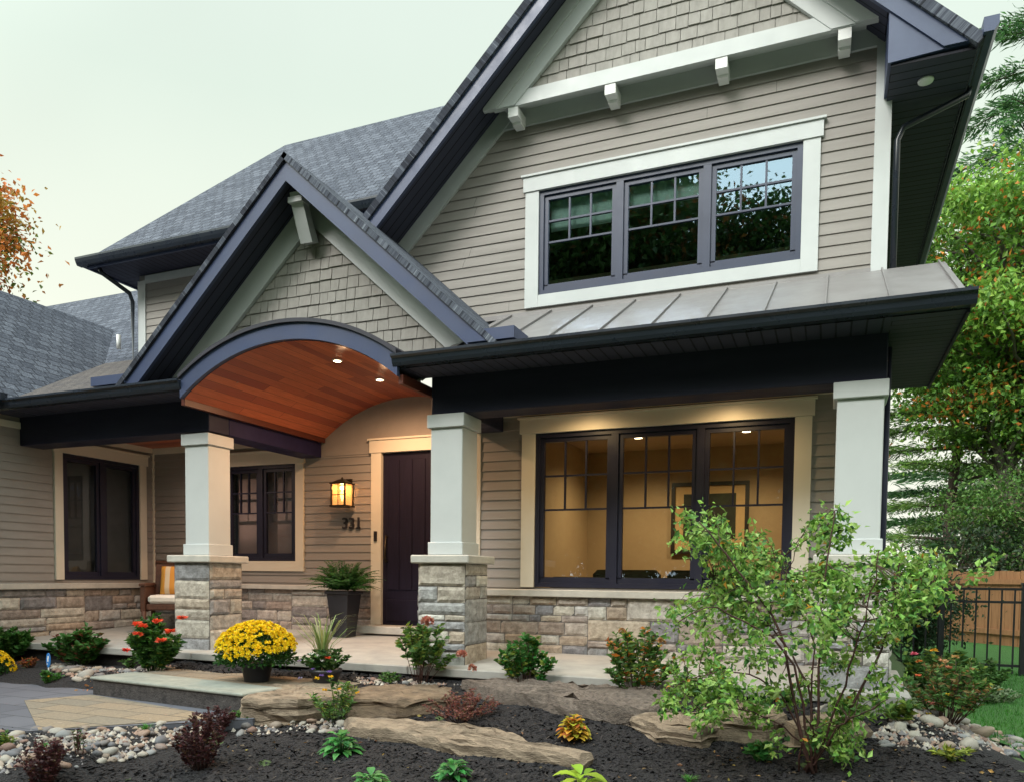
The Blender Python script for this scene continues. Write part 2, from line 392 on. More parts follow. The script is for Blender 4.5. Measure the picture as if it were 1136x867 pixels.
def scale_at(p):            # metres per photo pixel at a point
    return float((np.asarray(p)-CAM)@AF)/854.625

def grid(name, mat, xs, ys, off, amp=0, inside=None, kind='structure'):
    X, Y = np.meshgrid(xs, ys); Z = hgt(X, Y)+off+(bumpy(X, Y, amp) if amp else 0)
    n, mx = len(xs), len(ys); V = np.stack([X, Y, Z], -1).reshape(-1, 3)
    F = [(j*n+i, j*n+i+1, (j+1)*n+i+1, (j+1)*n+i) for j in range(mx-1) for i in range(n-1)]
    if inside is not None:
        cx = [(V[f[0]]+V[f[2]])/2 for f in F]; F = [f for f, c in zip(F, cx) if inside(c[0], c[1])]
        used = sorted({i for f in F for i in f}); mp = {k: i for i, k in enumerate(used)}; V = V[used]; F = [[mp[i] for i in f] for f in F]
    m = MB(); m.add(V, F, smooth=True); o = m.build(name, mat); setp(o, kind=kind); return o
far = [-260, -160, -90, -50, -30, -20]
xs = np.array(far+list(np.arange(-14, 8, .25))+[10, 14, 20, 30, 50, 90, 160, 260]); ys = np.array([-260, -120, -60, -30, -15, -8, -4]+list(np.arange(-2, 8, .2))+[9, 10, 11, 12, 13, 14, 16, 18, 20, 25, 30, 40, 60, 100, 200])
grid('ground', 'far_ground', xs, ys, -.012)
def lawn_edge(y):   # x where the lawn starts, right of the house
    return np.interp(y, [4.0, 4.9, 5.5, 6.2, 7.5, 30], [2.2, 1.5, 1.28, 1.12, .95, .9])
grid('mulch_bed', 'mulch', np.arange(-8.9, 2.4, .05), np.arange(2.2, 5.98, .05), .004, .012, lambda x, y: x < lawn_edge(y)+.06)
grid('lawn', 'lawn', np.arange(.6, 9, .15), np.concatenate([np.arange(3.6, 12, .15), np.arange(12, 30, 1)]), .012, .006, lambda x, y: x > lawn_edge(y))

# ================================================================== HOUSE
house = thing('house', 'taupe clapboard house with steep dark gables, white columns and an arched cedar porch', 'house', (-3.2, 7.0, 0))
EXP = .098
SR = random.Random(99)
def lap_siding(mb, T, segs, depth=.010):
    """segs: trapezoids (l0,r0,z0,l1,r1,z1); T(u,z,d) -> point, d outwards"""
    for l0, r0, z0, l1, r1, z1 in segs:
        k0 = math.floor(z0/EXP); z = k0*EXP
        while z < z1-1e-4:
            a, b = max(z, z0), min(z+EXP, z1)
            if b-a > .004:
                g = lambda q: ((q-z0)/(z1-z0))
                la, ra = l0+(l1-l0)*g(a), r0+(r1-r0)*g(a); lb, rb = l0+(l1-l0)*g(b), r0+(r1-r0)*g(b)
                da = depth*(1-(a-z)/EXP); db = depth*(1-(b-z)/EXP)
                dj = SR.uniform(0, .0015); cuts = [0.0]; q = SR.uniform(.4, 3.2)
                while q < (ra-la)-.25: cuts.append(q/(ra-la)); q += SR.uniform(1.8, 3.6)
                cuts.append(1.0)
                for c0, c1 in zip(cuts[:-1], cuts[1:]):
                    e0 = .0012/(ra-la) if c0 > 0 else 0; e1 = .0012/(ra-la) if c1 < 1 else 0; c0 += e0; c1 -= e1
                    A0_, A1_, B0_, B1_ = la+(ra-la)*c0, la+(ra-la)*c1, lb+(rb-lb)*c0, lb+(rb-lb)*c1
                    v = [T(A0_, a+dj, da+dj), T(A1_, a+dj, da+dj), T(B1_, b+.002, db), T(B0_, b+.002, db), T(A0_, a+dj, -.004), T(A1_, a+dj, -.004)]
                    mb.add(v, [(0, 1, 2, 3), (4, 5, 1, 0)])
            z += EXP
def TY(Y): return lambda u, z, d: (u, Y-d, z)
def TX(X): return lambda u, z, d: (X+d, u, z)
def siding_wall(name, T, segs, label=None):
    m = MB(); lap_siding(m, T, segs); o = m.build(name, 'siding', house)
    if label: o['label'] = label
    return o
def shingle_wall(mb, Y, z0, z1, xl, xr, exp=.112, low=None):
    z = z0; r = random.Random(3)
    while z < z1-.01:
        zt = min(z+exp, z1); x = min(xl(z), xl(zt))-r.random()*.12; xe = max(xr(z), xr(zt))
        while x < xe:
            wd = r.uniform(.085, .185); jb = r.uniform(0, .008); jd = r.uniform(.010, .018)
            a0, a1 = max(x+.003, xl(z)), min(x+wd-.003, xr(z)); b0, b1 = max(x+.003, xl(zt)), min(x+wd-.003, xr(zt))
            if a1 > a0 or b1 > b0:
                a1 = max(a0, a1); b1 = max(b0, b1)
                if low:
                    la, lb = low(a0), low(a1)
                    if zt < min(la, lb): x += wd; continue
                else: la = lb = -9
                za, zc = min(max(z+jb, la), zt), min(max(z+jb, lb), zt)
                v = [(a0, Y-jd, za), (a1, Y-jd, zc), (b1, Y-.003, zt+.01), (b0, Y-.003, zt+.01), (a0, Y, za), (a1, Y, zc), (b1, Y, zt+.01), (b0, Y, zt+.01)]
                oldv = [(a0, Y-jd, z+jb), (a1, Y-jd, z+jb), (b1, Y-.003, zt+.01), (b0, Y-.003, zt+.01), (a0, Y, z+jb), (a1, Y, z+jb), (b1, Y, zt+.01), (b0, Y, zt+.01)]
                mb.add(v, [(0, 1, 2, 3), (4, 5, 1, 0), (1, 5, 6, 2), (4, 0, 3, 7)])
            x += wd
        z += exp
STONE_PALE = [(.43, .345, .27), (.29, .285, .295), (.49, .46, .41), (.40, .385, .365), (.52, .49, .44), (.33, .325, .325), (.46, .40, .335), (.57, .54, .49), (.40, .355, .315), (.53, .48, .41)]
STONE_MIX = [(.40, .31, .24), (.20, .195, .21), (.44, .36, .28), (.43, .385, .34), (.31, .295, .295), (.51, .465, .415), (.33, .265, .225), (.56, .52, .455), (.25, .24, .255), (.39, .33, .285), (.46, .43, .41), (.34, .28, .25), (.53, .475, .40)]
STONE_DARK = [(.36, .31, .28), (.28, .25, .245), (.43, .375, .335), (.29, .235, .205), (.48, .43, .38), (.24, .22, .22)]
def ashlar(mb, T, u0, u1, z0, z1, pal, r, hmax=.23):
    def rec(a, b, c, d):
        wd, h = b-a, d-c
        if h > hmax or (h > .15 and r.random() < .35):
            s = c+h*r.choice((.35, .42, .5, .6, .66)); 
            if min(s-c, d-s) > .045: rec(a, b, c, s); rec(a, b, s, d); return
        if wd > .62 or (wd > h*2.9 and wd > .30 and r.random() < .6):
            s = a+wd*r.uniform(.32, .68); rec(a, s, c, d); rec(s, b, c, d); return
        g = .003; k = r.uniform(.004, .022); e = .008
        col = np.array(r.choice(pal))*r.uniform(.85, 1.12); sd = r.uniform(0, 99)
        nx, nz = max(4, int(wd/.03)), max(4, int(h/.025)); q0, q1, q2, q3 = (r.uniform(-.004, .004) for _ in range(4)); V = []
        for jz in range(nz+1):
            for ix in range(nx+1):
                fu, fz = ix/nx, jz/nz; u = a+g+(wd-2*g)*fu; z = c+g+(h-2*g)*fz
                z += (q0*(1-fu)+q1*fu)*(1-fz)+(q2*(1-fu)+q3*fu)*fz if 0 < fu < 1 else 0
                nn = mnoise.noise(Vector((u*16+sd, z*16, sd)))*.011+mnoise.noise(Vector((u*45+sd, z*45, 2)))*.005
                edge = ix in (0, nx) or jz in (0, nz)
                if edge: u += mnoise.noise(Vector((u*30, z*30, sd)))*.004; z += mnoise.noise(Vector((u*30, z*30, sd+5)))*.004
                V.append(T(u, z, k*.25-.002 if edge else k+nn*.7+.003))
        F = [(jz*(nx+1)+ix, jz*(nx+1)+ix+1, (jz+1)*(nx+1)+ix+1, (jz+1)*(nx+1)+ix) for jz in range(nz) for ix in range(nx)]
        mb.add(V, F, col=tuple(col))
    n = max(1, round((u1-u0)/1.1))
    for i in range(n): rec(u0+(u1-u0)*i/n, u0+(u1-u0)*(i+1)/n, z0, z1)
    v = [T(u0, z0, 0), T(u1, z0, 0), T(u1, z1, 0), T(u0, z1, 0)]
    mb.add(v, [(0, 1, 2, 3)], col=(.12, .108, .10))

# ---- main gable (wall plane Y = 7.2)
RX, RZ, RS = -1.49, 7.10, .95
def roofz(x): return RZ-RS*abs(x-RX)
def roofx(z, side): return RX+side*(RZ-z)/RS
YW = 7.2
siding_wall('wall', TY(YW), [(-4.6, -2.76, 3.1, -4.6, -2.76, 3.52), (-.23, .30, 3.1, -.23, .30, 4.60), (-2.76, -.23, 3.1, -2.76, -.23, 3.48),
    (-4.6, -2.76, 3.52, roofx(4.82, -1), -2.76, 4.60), (-2.76, -.23, 4.60, -2.76, -.23, 5.23), (-.23, .30, 4.60, -.23, .30, 5.23),
    (roofx(4.82, -1), -2.76, 4.60, roofx(5.40, -1), -2.76, 5.23)])
m2 = MB()
for a, b, c, d in ((-4.6, -2.72, 3.1, 3.95), (-3.35, -2.72, 3.951, 5.25), (-.29, .37, 3.1, 5.25), (-2.719, -.291, 3.1, 3.53), (-2.719, -.291, 4.56, 5.25)): m2.box(a, b, YW+.006, YW+.10, c, d)
m2.build('wall_backing', 'soil', house)
g = MB(); shingle_wall(g, 7.0, 5.375, 6.95, lambda z: roofx(z+.30, -1), lambda z: roofx(z+.30, 1))
g.prism_y([(roofx(5.45, -1), 5.30), (roofx(5.45, 1), 5.30), (RX, 6.9)], 7.001, 7.05)
o = g.build('gable_shingles', 'shingle_siding', house)
bx('corner_board', 'trim', house, .253, .376, YW-.022, YW+.12, 3.3, 5.30)
# belt board, bump-out underside, frieze and its blocks
belt = MB(); belt.prism_y([(-3.10, 5.255), (.305, 5.255), (.305, 5.30), (.245, 5.385), (-2.985, 5.385)], 6.955, 6.999)
belt = belt.build('belt_board', 'trim', house)
bx('belt_underside', 'trim', belt, -3.05, .30, 6.972, YW-.023, 5.335, 5.35)
bx('frieze_board', 'trim', house, -3.14, .252, YW-.028, YW+.005, 5.185, 5.334)
for x in (-2.95, -2.0, -1.02, -.048):
    k = MB(); k.box(x, x+.1, 6.962, YW-.03, 5.165, 5.254); k.box(x+.006, x+.094, 7.06, YW-.031, 5.14, 5.164)
    k.build('dentil_block', 'white_paint', belt)
def band(mb, z_hi, z_lo, x0, x1, y0, y1, fz, zmin=None):
    """rake board following the roof line fz, between two drops below it"""
    P = [(x0, fz(x0)-z_lo), (x1, fz(x1)-z_lo), (x1, fz(x1)-z_hi), (x0, fz(x0)-z_hi)]
    if zmin is not None:            # level cut at the foot
        Q = []
        for i in range(4):
            a, b = P[i], P[(i+1) % 4]
            if a[1] >= zmin: Q.append(a)
            if (a[1]-zmin)*(b[1]-zmin) < 0: t = (zmin-a[1])/(b[1]-a[1]); Q.append((a[0]+t*(b[0]-a[0]), zmin))
        P = Q
    mb.prism_y(P, y0, y1)
for side in (-1, 1):
    k = MB(); xa, xb = (-3.20, RX) if side < 0 else (RX, .305)
    band(k, .19, .345, xa, xb, 6.93, 6.972, roofz, 5.258); band(k, .34, .52, xa if side < 0 else RX, RX if side < 0 else .26, 6.948, 6.998, roofz, 5.262)
    k.build('rake_trim', 'trim', house)
k = MB(); band(k, .19, .40, -4.62, -2.99, YW-.035, YW+.01, roofz); k.build('rake_trim', 'trim', house)
# roof panels
YF = 6.70
roof = MB()
roof.panel((-4.72, YF-.045, roofz(-4.72)), (-4.72, 13, roofz(-4.72)), (RX, 13, RZ), (RX, YF-.045, RZ), .075)
roof.panel((.96, 13, roofz(.96)), (.96, YF-.045, roofz(.96)), (RX, YF-.045, RZ), (RX, 13, RZ), .075)
roof = roof.build('roof', 'roof_shingle', house)
for side in (-1, 1):
    k = MB(); xa, xb = (-4.72, RX) if side < 0 else (RX, .90)
    band(k, .045, .095, xa, xb, YF-.035, YF+.02, roofz); k.build('drip_edge', 'edge_dark', roof)
    k = MB(); band(k, .096, .26, xa, xb, YF-.018, YF+.02, roofz, 4.772 if side > 0 else None); k.build('fascia', 'fascia_blue', roof)
k = MB()
k.panel((-4.70, YF+.02, roofz(-4.70)-.165), (-4.70, 13, roofz(-4.70)-.165), (RX, 13, RZ-.165), (RX, YF+.02, RZ-.165), .02, rot=True)
k.build('soffit', 'soffit_dark', roof)
k = MB(); k.panel((.32, 7.19, roofz(.32)-.165), (.32, YF+.02, roofz(.32)-.165), (RX, YF+.02, RZ-.165), (RX, 7.19, RZ-.165), .02, rot=True); k.build('soffit', 'soffit_dark', roof)
# boxed eave return at the right
k = MB(); k.prism_y([(.313, 4.745), (.90, 4.77), (.90, roofz(.90)-.085), (.313, roofz(.313)-.085)], YF, 7.199); k.build('eave_return', 'fascia_blue', roof)
k = MB(); k.panel((.313, 7.2, 4.75), (.93, 7.2, 4.75), (.93, 13, 4.75), (.313, 13, 4.75), .02, rot=False)
k.panel((.335, YF+.02, 4.742), (.91, YF+.02, 4.742), (.91, 7.3, 4.742), (.335, 7.3, 4.742), .02); k.build('soffit', 'soffit_dark', roof)
bx('fascia', 'fascia_blue', roof, .905, .93, YF+.03, 13, 4.73, 4.86)
k = MB(); k.prism_y([(.931, 4.765), (1.0, 4.765), (1.03, 4.81), (1.03, 4.87), (.931, 4.87)], YF-.09, 13); k.build('gutter', 'fascia_blue', house)
k = MB(); k.tube([(.94, 7.30, 4.76), (.93, 7.28, 4.70), (.47, 7.24, 4.52), (.425, 7.24, 4.42), (.425, 7.24, 3.3)], .026, 8); k.build('downpipe', 'gutter', house)
k = MB(); k.lathe([(0, -.012), (.055, -.012), (.06, 0)], (.60, 6.99, 4.72), 14); k.build('soffit_light', 'white_paint', roof)

# ---- windows
def window(x0, x1, z0, z1, Y, n, frame_mat, glass, header=None, side=.14, bottom=None, cap=.10, trim='trim', T=None, rows=True, htop=.16):
    """casement group in a wall at Y facing -Y (or through T); trim, frame, n sashes with a grid in the upper half, panes"""
    T = T or (lambda x, y, z: (x, y, z))
    def tb(mb, a, b, c, d, e, f):
        v = [T(*p) for p in ((a, c, e), (b, c, e), (b, d, e), (a, d, e), (a, c, f), (b, c, f), (b, d, f), (a, d, f))]
        mb.add(v, [(0, 3, 2, 1), (4, 5, 6, 7), (0, 1, 5, 4), (1, 2, 6, 5), (2, 3, 7, 6), (3, 0, 4, 7)])
    k = MB()
    tb(k, x0-side-.02, x1+side+.02, Y-.040, Y+.09, z1+.001, z1+htop-.02); tb(k, x0-side-.04, x1+side+.04, Y-.055, Y+.05, z1+htop-.019, z1+htop)
    zb = z0-(bottom or 0)
    tb(k, x0-side, x0-.001, Y-.028, Y+.09, zb, z1); tb(k, x1+.001, x1+side, Y-.028, Y+.09, zb, z1)
    if bottom: tb(k, x0, x1, Y-.027, Y+.09, zb, z0-.001)
    win = k.build('window', trim, house)
    k = MB(); t = .045
    tb(k, x0, x1, Y-.008, Y+.08, z1-t, z1); tb(k, x0, x1, Y-.008, Y+.08, z0, z0+t)
    tb(k, x0, x0+t, Y-.008, Y+.08, z0+t, z1-t); tb(k, x1-t, x1, Y-.008, Y+.08, z0+t, z1-t)
    for i in range(1, n):
        xm = x0+(x1-x0)*i/n; tb(k, xm-.035, xm+.035, Y-.007, Y+.079, z0+t, z1-t)
    k.build('frame', frame_mat, win)
    P = MB()
    for i in range(n):
        a = x0+(x1-x0)*i/n+(.036 if i else t); b = x0+(x1-x0)*(i+1)/n-(.036 if i < n-1 else t); c, d = z0+t+.001, z1-t-.001; s = .042
        k = MB()
        tb(k, a, b, Y+.012, Y+.055, c, c+s+.012); tb(k, a, b, Y+.012, Y+.055, d-s, d); tb(k, a, a+s, Y+.012, Y+.055, c+s, d-s); tb(k, b-s, b, Y+.012, Y+.055, c+s, d-s)
        if rows:
            ga, gb, gc, gd = a+s, b-s, c+s+.012, d-s; H = gd-gc; q = .0085
            for fz in (.25, .5): tb(k, ga, gb, Y+.018, Y+.046, gd-H*fz-q, gd-H*fz+q)
            for fx in (1/3, 2/3): xm = ga+(gb-ga)*fx; tb(k, xm-q, xm+q, Y+.0185, Y+.0455, gd-H*.5, gd)
        k.build('sash', frame_mat, win)
        v = [T(p, Y+.032, z) for p, z in ((a+s-.003, c+s), (b-s+.003, c+s), (b-s+.003, d-s+.003), (a+s-.003, d-s+.003))]
        P = MB(); P.add(v, [(0, 1, 2, 3)]); P.build('pane', glass, win)
    return win
w1 = window(-2.705, -.30, 3.542, 4.538, YW, 3, 'window_frame', 'glass_upper', bottom=.115)
for a, b, z in ((-2.62, -1.93, 4.18), (-1.86, -1.13, 4.265)):
    bx('blind', 'blind', w1, a, b, YW+.10, YW+.112, z, 4.51)
w2 = window(-2.715, -.307, .695, 2.207, YW, 3, 'window_frame_dark', 'glass_lower', trim='trim_cream')

# ---- lower front wall with stone base
siding_wall('wall', TY(YW), [(-3.31, -2.85, .675, -3.31, -2.85, 2.40)]); siding_wall('wall', TY(YW), [(-.17, .37, .675, -.17, .37, 2.40)])
m2 = MB()
for a, b, c, d in ((-3.40, -2.73, -.1, 2.8), (-.29, .37, -.1, 2.8), (-2.729, -.291, -.1, .69), (-2.729, -.291, 2.22, 2.8)): m2.box(a, b, YW+.006, YW+.10, c, d)
m2.box(-3.40, -3.30, YW+.101, 8.14, -.1, 2.8); m2.box(.27, .37, YW+.101, 12.9, -.1, 4.74)
m2.build('wall_backing', 'siding', house)
bx('corner_board', 'trim_cream', house, -3.402, -3.31, YW-.02, YW+.005, .675, 2.39)
bx('frieze_board', 'trim_cream', house, -3.40, .37, YW-.024, YW+.005, 2.383, 2.46)
st = MB(); ashlar(st, TY(YW-.03), -3.42, .40, -.02, .60, STONE_MIX, random.Random(11)); st = st.build('stone_base', 'stone', house)
bx('ledge', 'capstone', st, -3.45, .42, YW-.10, YW+.004, .602, .672, bevel=.006)

# ---- entry wall (Y = 8.15)
YE = 8.15
siding_wall('wall', TY(YE), [(-8.78, -7.60, .66, -8.78, -7.60, 2.46), (-6.22, -5.20, .66, -6.22, -5.20, 2.5), (-7.62, -6.2, .66, -7.62, -6.2, .86)]); siding_wall('wall', TY(YE), [(-4.0, -3.40, .66, -4.0, -3.40, 2.5)])
m2 = MB()
for a, b, c, d in ((-8.8, -7.50, -.1, 2.55), (-6.35, -5.07, -.1, 2.50), (-7.499, -6.351, -.1, .97), (-7.499, -6.351, 2.21, 2.55), (-4.1, -3.4, -.1, 2.50)): m2.box(a, b, YE+.006, YE+.10, c, d)
m2.build('wall_backing', 'siding', house)
ez = lambda x: .98+math.sqrt(max(0, 1.96**2-(x+4.68)**2))
pts = [(x, ez(x)) for x in np.linspace(-3.40, -5.99, 24)]
m2 = MB(); m2.prism_y([(-5.99, 2.28)]+[(-5.22, 2.28), (-5.22, 2.46), (-3.85, 2.46), (-3.85, 2.28), (-3.40, 2.28)]+pts, YE-.016, YE+.004)
m2.build('arch_wall_panel', 'stucco', house)
bx('frieze_board', 'trim_cream', house, -8.78, -6.26, YE-.024, YE+.005, 2.445, 2.528)
bx('corner_board', 'trim_cream', house, -8.80, -8.775, YE-.03, YE+.004, .66, 2.445)
window(-7.50, -6.352, .965, 2.212, YE, 2, 'window_frame_dark', 'glass_lower', trim='trim_cream', side=.125, bottom=.13, htop=.18)
bx('blind', 'pink_sheet', house, -7.45, -6.36, YE+.16, YE+.175, .9, 2.3)  # flat pinkish sheet set behind the panes
for a, b in ((-8.80, -5.21),):
    st = MB(); ashlar(st, TY(YE-.03), a, b, .05, .60, STONE_DARK, random.Random(5)); st = st.build('stone_base', 'stone', house)
    bx('ledge', 'capstone', st, a, b-.002, YE-.10, YE+.004, .60, .658, bevel=.006)
# door
dr = MB(); dr.box(-5.062, -4.06, YE+.0, YE+.05, .19, 2.278)
for i in range(5): dr.box(-4.99+i*.178, -4.83+i*.178, YE-.012, YE, .62, 2.19)
dr.box(-5.0, -4.12, YE-.014, YE, .24, .50)
dr = dr.build('door', 'door', house, bevel=.004)
k = MB(); k.box(-5.062+.02, -5.062+.032, YE-.03, YE-.001, 1.0, 1.03); k.tube([(-4.99, YE-.05, .95), (-4.99, YE-.07, 1.05), (-4.99, YE-.05, 1.28)], .011, 8); k.tube([(-4.99, YE, .97), (-4.99, YE-.055, .97)], .01, 6); k.tube([(-4.99, YE, 1.26), (-4.99, YE-.055, 1.26)], .01, 6)
k.build('handle', 'brass_dark', dr)
k = MB(); k.box(-5.205, -5.063, YE-.045, YE+.08, .19, 2.28); k.box(-4.059, -3.92, YE-.045, YE+.08, .19, 2.28); k.box(-5.225, -3.90, YE-.055, YE+.08, 2.281, 2.43); k.box(-5.245, -3.88, YE-.07, YE+.05, 2.431, 2.452)
k.build('door_trim', 'trim_cream', dr)
bx('threshold', 'capstone', dr, -5.24, -3.95, YE-.30, YE+.05, .095, .187, bevel=.008)
k = MB(); k.box(-5.155, -5.115, YE-.062, YE-.045, 1.21, 1.33); k.box(-5.147, -5.123, YE-.066, YE-.06, 1.27, 1.315); k.build('doorbell', 'numeral', house)

# ---- left wing wall (X = -8.8, faces +X)
XL = -8.8
siding_wall('wall', TX(XL), [(2.6, 6.62, .66, 2.6, 6.62, 2.46)]); siding_wall('wall', TX(XL), [(8.03, 8.15, .66, 8.03, 8.15, 2.46)])
m2 = MB()
for a, b, c, d in ((2.6, 6.74, -.3, 2.6), (7.90, 8.15, -.3, 2.6), (6.741, 7.899, -.3, .70), (6.741, 7.899, 2.28, 2.6)): m2.box(XL-.10, XL-.006, a, b, c, d)
m2.box(-13.4, XL-.101, 2.6, 2.7, -.3, 2.6)
m2.build('wall_backing', 'siding', house)
k = MB(); k.box(XL-.004, XL+.025, 2.6, 8.12, 2.455, 2.53); k.build('frieze_board', 'trim_cream', house)
w3 = window(6.745, 7.895, .70, 2.262, 0, 2, 'window_frame_dark', 'glass_lower', trim='trim_cream', side=.11, htop=.15, T=lambda u, d, z: (XL-d, u, z), rows=False)
k = MB()
for i in range(24):
    yy = 6.80+i*.046; k.tube([(XL-.20-(i % 2)*.03, yy, .72), (XL-.20-(i % 2)*.03, yy, 2.24)], .026, 8)
k.build('curtain', 'curtain', w3)
st = MB(); ashlar(st, TX(XL+.03), 2.6, 8.12, -.12, .585, STONE_MIX, random.Random(21)); st = st.build('stone_base', 'stone', house)
bx('ledge', 'capstone', st, XL-.004, XL+.10, 2.6, 8.04, .586, .655, bevel=.006)

siding_wall('wall', TX(.371), [(7.33, 12.9, -.1, 7.33, 12.9, 4.73)])
# ---- porch: slab, columns, beams
slab = MB(); 
def slab_poly(mb, x0, x1, y0, y1, za, zb, th):
    mb.hexa([(x0, y0, za-th), (x1, y0, za-th), (x1, y0, za), (x0, y0, za)][::1], [(x0, y1, zb-th-.1), (x1, y1, zb-th-.1), (x1, y1, zb), (x0, y1, zb)])
for x0, x1, y1, zb in ((-8.76, -5.9, 8.11, .085), (-5.895, -3.41, 8.11, .085), (-3.405, -1.2, 7.15, .05), (-1.195, .55, 7.15, .05)):
    slab_poly(slab, x0, x1, 5.90, y1, .0, zb, .075)
so_ = slab.build('porch_floor', 'concrete', None, bevel=.008); setp(so_, kind='structure')
sk = MB(); sk.box(-8.76, .50, 5.97, 7.1, -.5, -.08); so_ = sk.build('porch_foundation', 'soil', None); setp(so_, kind='structure')
for cx in (-6.10, -3.195, .18):
    k = MB(); k.box(cx-.158, cx+.158, 6.202, 6.518, 1.0, 2.12); col = k.build('column', 'trim', house, bevel=.006)
    k = MB(); k.box(cx-.185, cx+.185, 6.175, 6.545, 2.12, 2.238); k.build('capital', 'trim', col, bevel=.005)
    k = MB(); k.box(cx-.175, cx+.175, 6.185, 6.535, .985, 1.10); k.build('plinth', 'trim', col, bevel=.005)
    p0, p1, q0, q1 = cx-.235, cx+.235, 6.125, 6.595; r = random.Random(int(cx*100)+60)
    st = MB(); zb = -.02 if cx < 0 else -.35
    for T, a, b in ((TY(q0), p0, p1), (TX(p1), q0, q1), (lambda u, z, d: (p0-d, u, z), q0, q1), (lambda u, z, d: (u, q1+d, z), p0, p1)):
        ashlar(st, T, a, b, zb, .905, STONE_PALE, r, .25)
    st = st.build('stone_pier', 'stone', house)
    k = MB(); k.box(cx-.29, cx+.29, 6.07, 6.65, .907, .982); k.build('pier_cap', 'capstone', st, bevel=.01)
def beam(name, x0, x1, y0, y1, z0, z1, mat='beam_black'): return bx('beam', mat, house, x0, x1, y0, y1, z0, z1, bevel=.006)
beam('b', -3.355, .352, 6.215, 6.505, 2.24, 2.585)
beam('b', -3.354, -3.055, 6.506, 7.172, 2.241, 2.584)
beam('b', -8.795, -5.942, 6.216, 6.506, 2.262, 2.60)
beam('b', -6.245, -5.943, 6.507, 8.12, 2.263, 2.60, 'beam_navy')
k = MB(); k.panel((-8.79, 6.507, 2.545), (-6.246, 6.507, 2.545), (-6.246, 8.12, 2.545), (-8.79, 8.12, 2.545), .02); k.build('porch_ceiling', 'cedar', house); k = MB(); k.panel((-3.05, 6.506, 2.465), (.37, 6.506, 2.465), (.37, 7.17, 2.465), (-3.05, 7.17, 2.465), .02)
k.build('porch_ceiling', 'cedar', house)
k = MB(); k.panel((-8.79, 5.86, 2.6), (-5.86, 5.86, 2.6), (-5.86, 6.214, 2.6), (-8.79, 6.214, 2.6), .015, rot=True); k.build('soffit', 'soffit_dark', house)
k = MB()
k.panel((-3.50, 5.86, 2.585), (.352, 5.86, 2.585), (.352, 6.214, 2.585), (-3.50, 6.214, 2.585), .015, rot=True)
k.build('soffit', 'soffit_dark', house); k = MB()
k.panel((.353, 5.86, 2.585), (.79, 5.86, 2.585), (.79, 8.05, 2.585), (.353, 8.05, 2.585), .015)
k.build('soffit', 'soffit_dark', house)
bx('fascia', 'beam_black', house, .791, .81, 5.86, 8.06, 2.55, 2.72)

# barrel vault and arch
ACX, AZC = -4.68, .98
def arc(Rr, x): return AZC+math.sqrt(max(1e-6, Rr*Rr-(x-ACX)**2))
xsA = np.linspace(-5.885, -3.475, 49)
k = MB(); u = 0; V = []; UVs = []
for i, x in enumerate(xsA):
    if i: u += math.hypot(xsA[i]-xsA[i-1], arc(1.94, xsA[i])-arc(1.94, xsA[i-1]))
    V += [(x, 5.835, arc(1.94, x)), (x, YE-.017, arc(1.94, x))]; UVs.append(u)
F = [(2*i, 2*i+1, 2*i+3, 2*i+2) for i in range(len(xsA)-1)]
UV = [[(0.2, UVs[i]), (2.5, UVs[i]), (2.5, UVs[i+1]), (0.2, UVs[i+1])] for i in range(len(xsA)-1)]
k.add(V, F, uv=UV); vault = k.build('vault_ceiling', 'cedar', house)
for a, b, c in ((-5.93, -5.885, 8.12), (-3.475, -3.43, 7.17)): k = MB(); k.box(a, b, 5.84, c, 2.44, 2.515); k.build('vault_edge_board', 'cedar', vault)
af = MB(); xo = np.linspace(-5.90, -3.46, 49)
for a, b in zip(xo[:-1], xo[1:]): af.prism_y([(a, arc(1.945, a)), (b, arc(1.945, b)), (b, arc(2.09, b)), (a, arc(2.09, a))], 5.79, 5.834)
af = af.build('arch_fascia', 'fascia_blue', house)
ac = MB()
for a, b in zip(xo[:-1], xo[1:]): ac.prism_y([(a, arc(2.091, a)), (b, arc(2.091, b)), (b, arc(2.125, b)), (a, arc(2.125, a))], 5.765, 6.19)
ac.build('arch_roof_edge', 'edge_dark', af)
for y in (6.49, 7.27):
    z = arc(1.94, -4.56); k = MB(); k.lathe([(.0, -.012), (.036, -.012), (.036, -.004)], (-4.56, y, z-.004), 16); rl = k.build('recessed_light', 'lamp_glow', house)
    k = MB(); k.lathe([(.037, -.010), (.052, -.010), (.052, .004), (.037, .004)], (-4.56, y, z-.004), 16); k.build('light_ring', 'white_paint', rl)
    ld = bpy.data.lights.new('recessed_lamp', 'SPOT'); ld.energy = 105; ld.color = (1, .60, .33); ld.spot_size = R(178); ld.spot_blend = .8; ld.shadow_soft_size = .04
    lo = bpy.data.objects.new('recessed_lamp', ld); C.objects.link(lo); lo.location = (-4.56, y, z-.05)
for x in (-2.15, -.85):
    k = MB(); k.lathe([(.0, -.01), (.045, -.01), (.045, -.003)], (x, 6.80, 2.440), 16); k.build('recessed_light', 'lamp_glow', house)
    ld = bpy.data.lights.new('recessed_lamp', 'SPOT'); ld.energy = 32; ld.color = (1, .70, .34); ld.spot_size = R(165); ld.spot_blend = .9; ld.shadow_soft_size = .05
    lo = bpy.data.objects.new('recessed_lamp', ld); C.objects.link(lo); lo.location = (x, 6.80, 2.41)
k = MB(); k.lathe([(.0, -.01), (.045, -.01), (.045, -.003)], (-7.3, 7.2, 2.522), 16); k.build('recessed_light', 'lamp_glow', house)  # unseen downlight, strength and tint set to brighten the left porch wall
ld = bpy.data.lights.new('recessed_lamp', 'SPOT'); ld.energy = 80; ld.color = (1, .72, .56); ld.spot_size = R(160); ld.spot_blend = .9; ld.shadow_soft_size = .05
lo = bpy.data.objects.new('recessed_lamp', ld); C.objects.link(lo); lo.location = (-7.3, 7.2, 2.49)

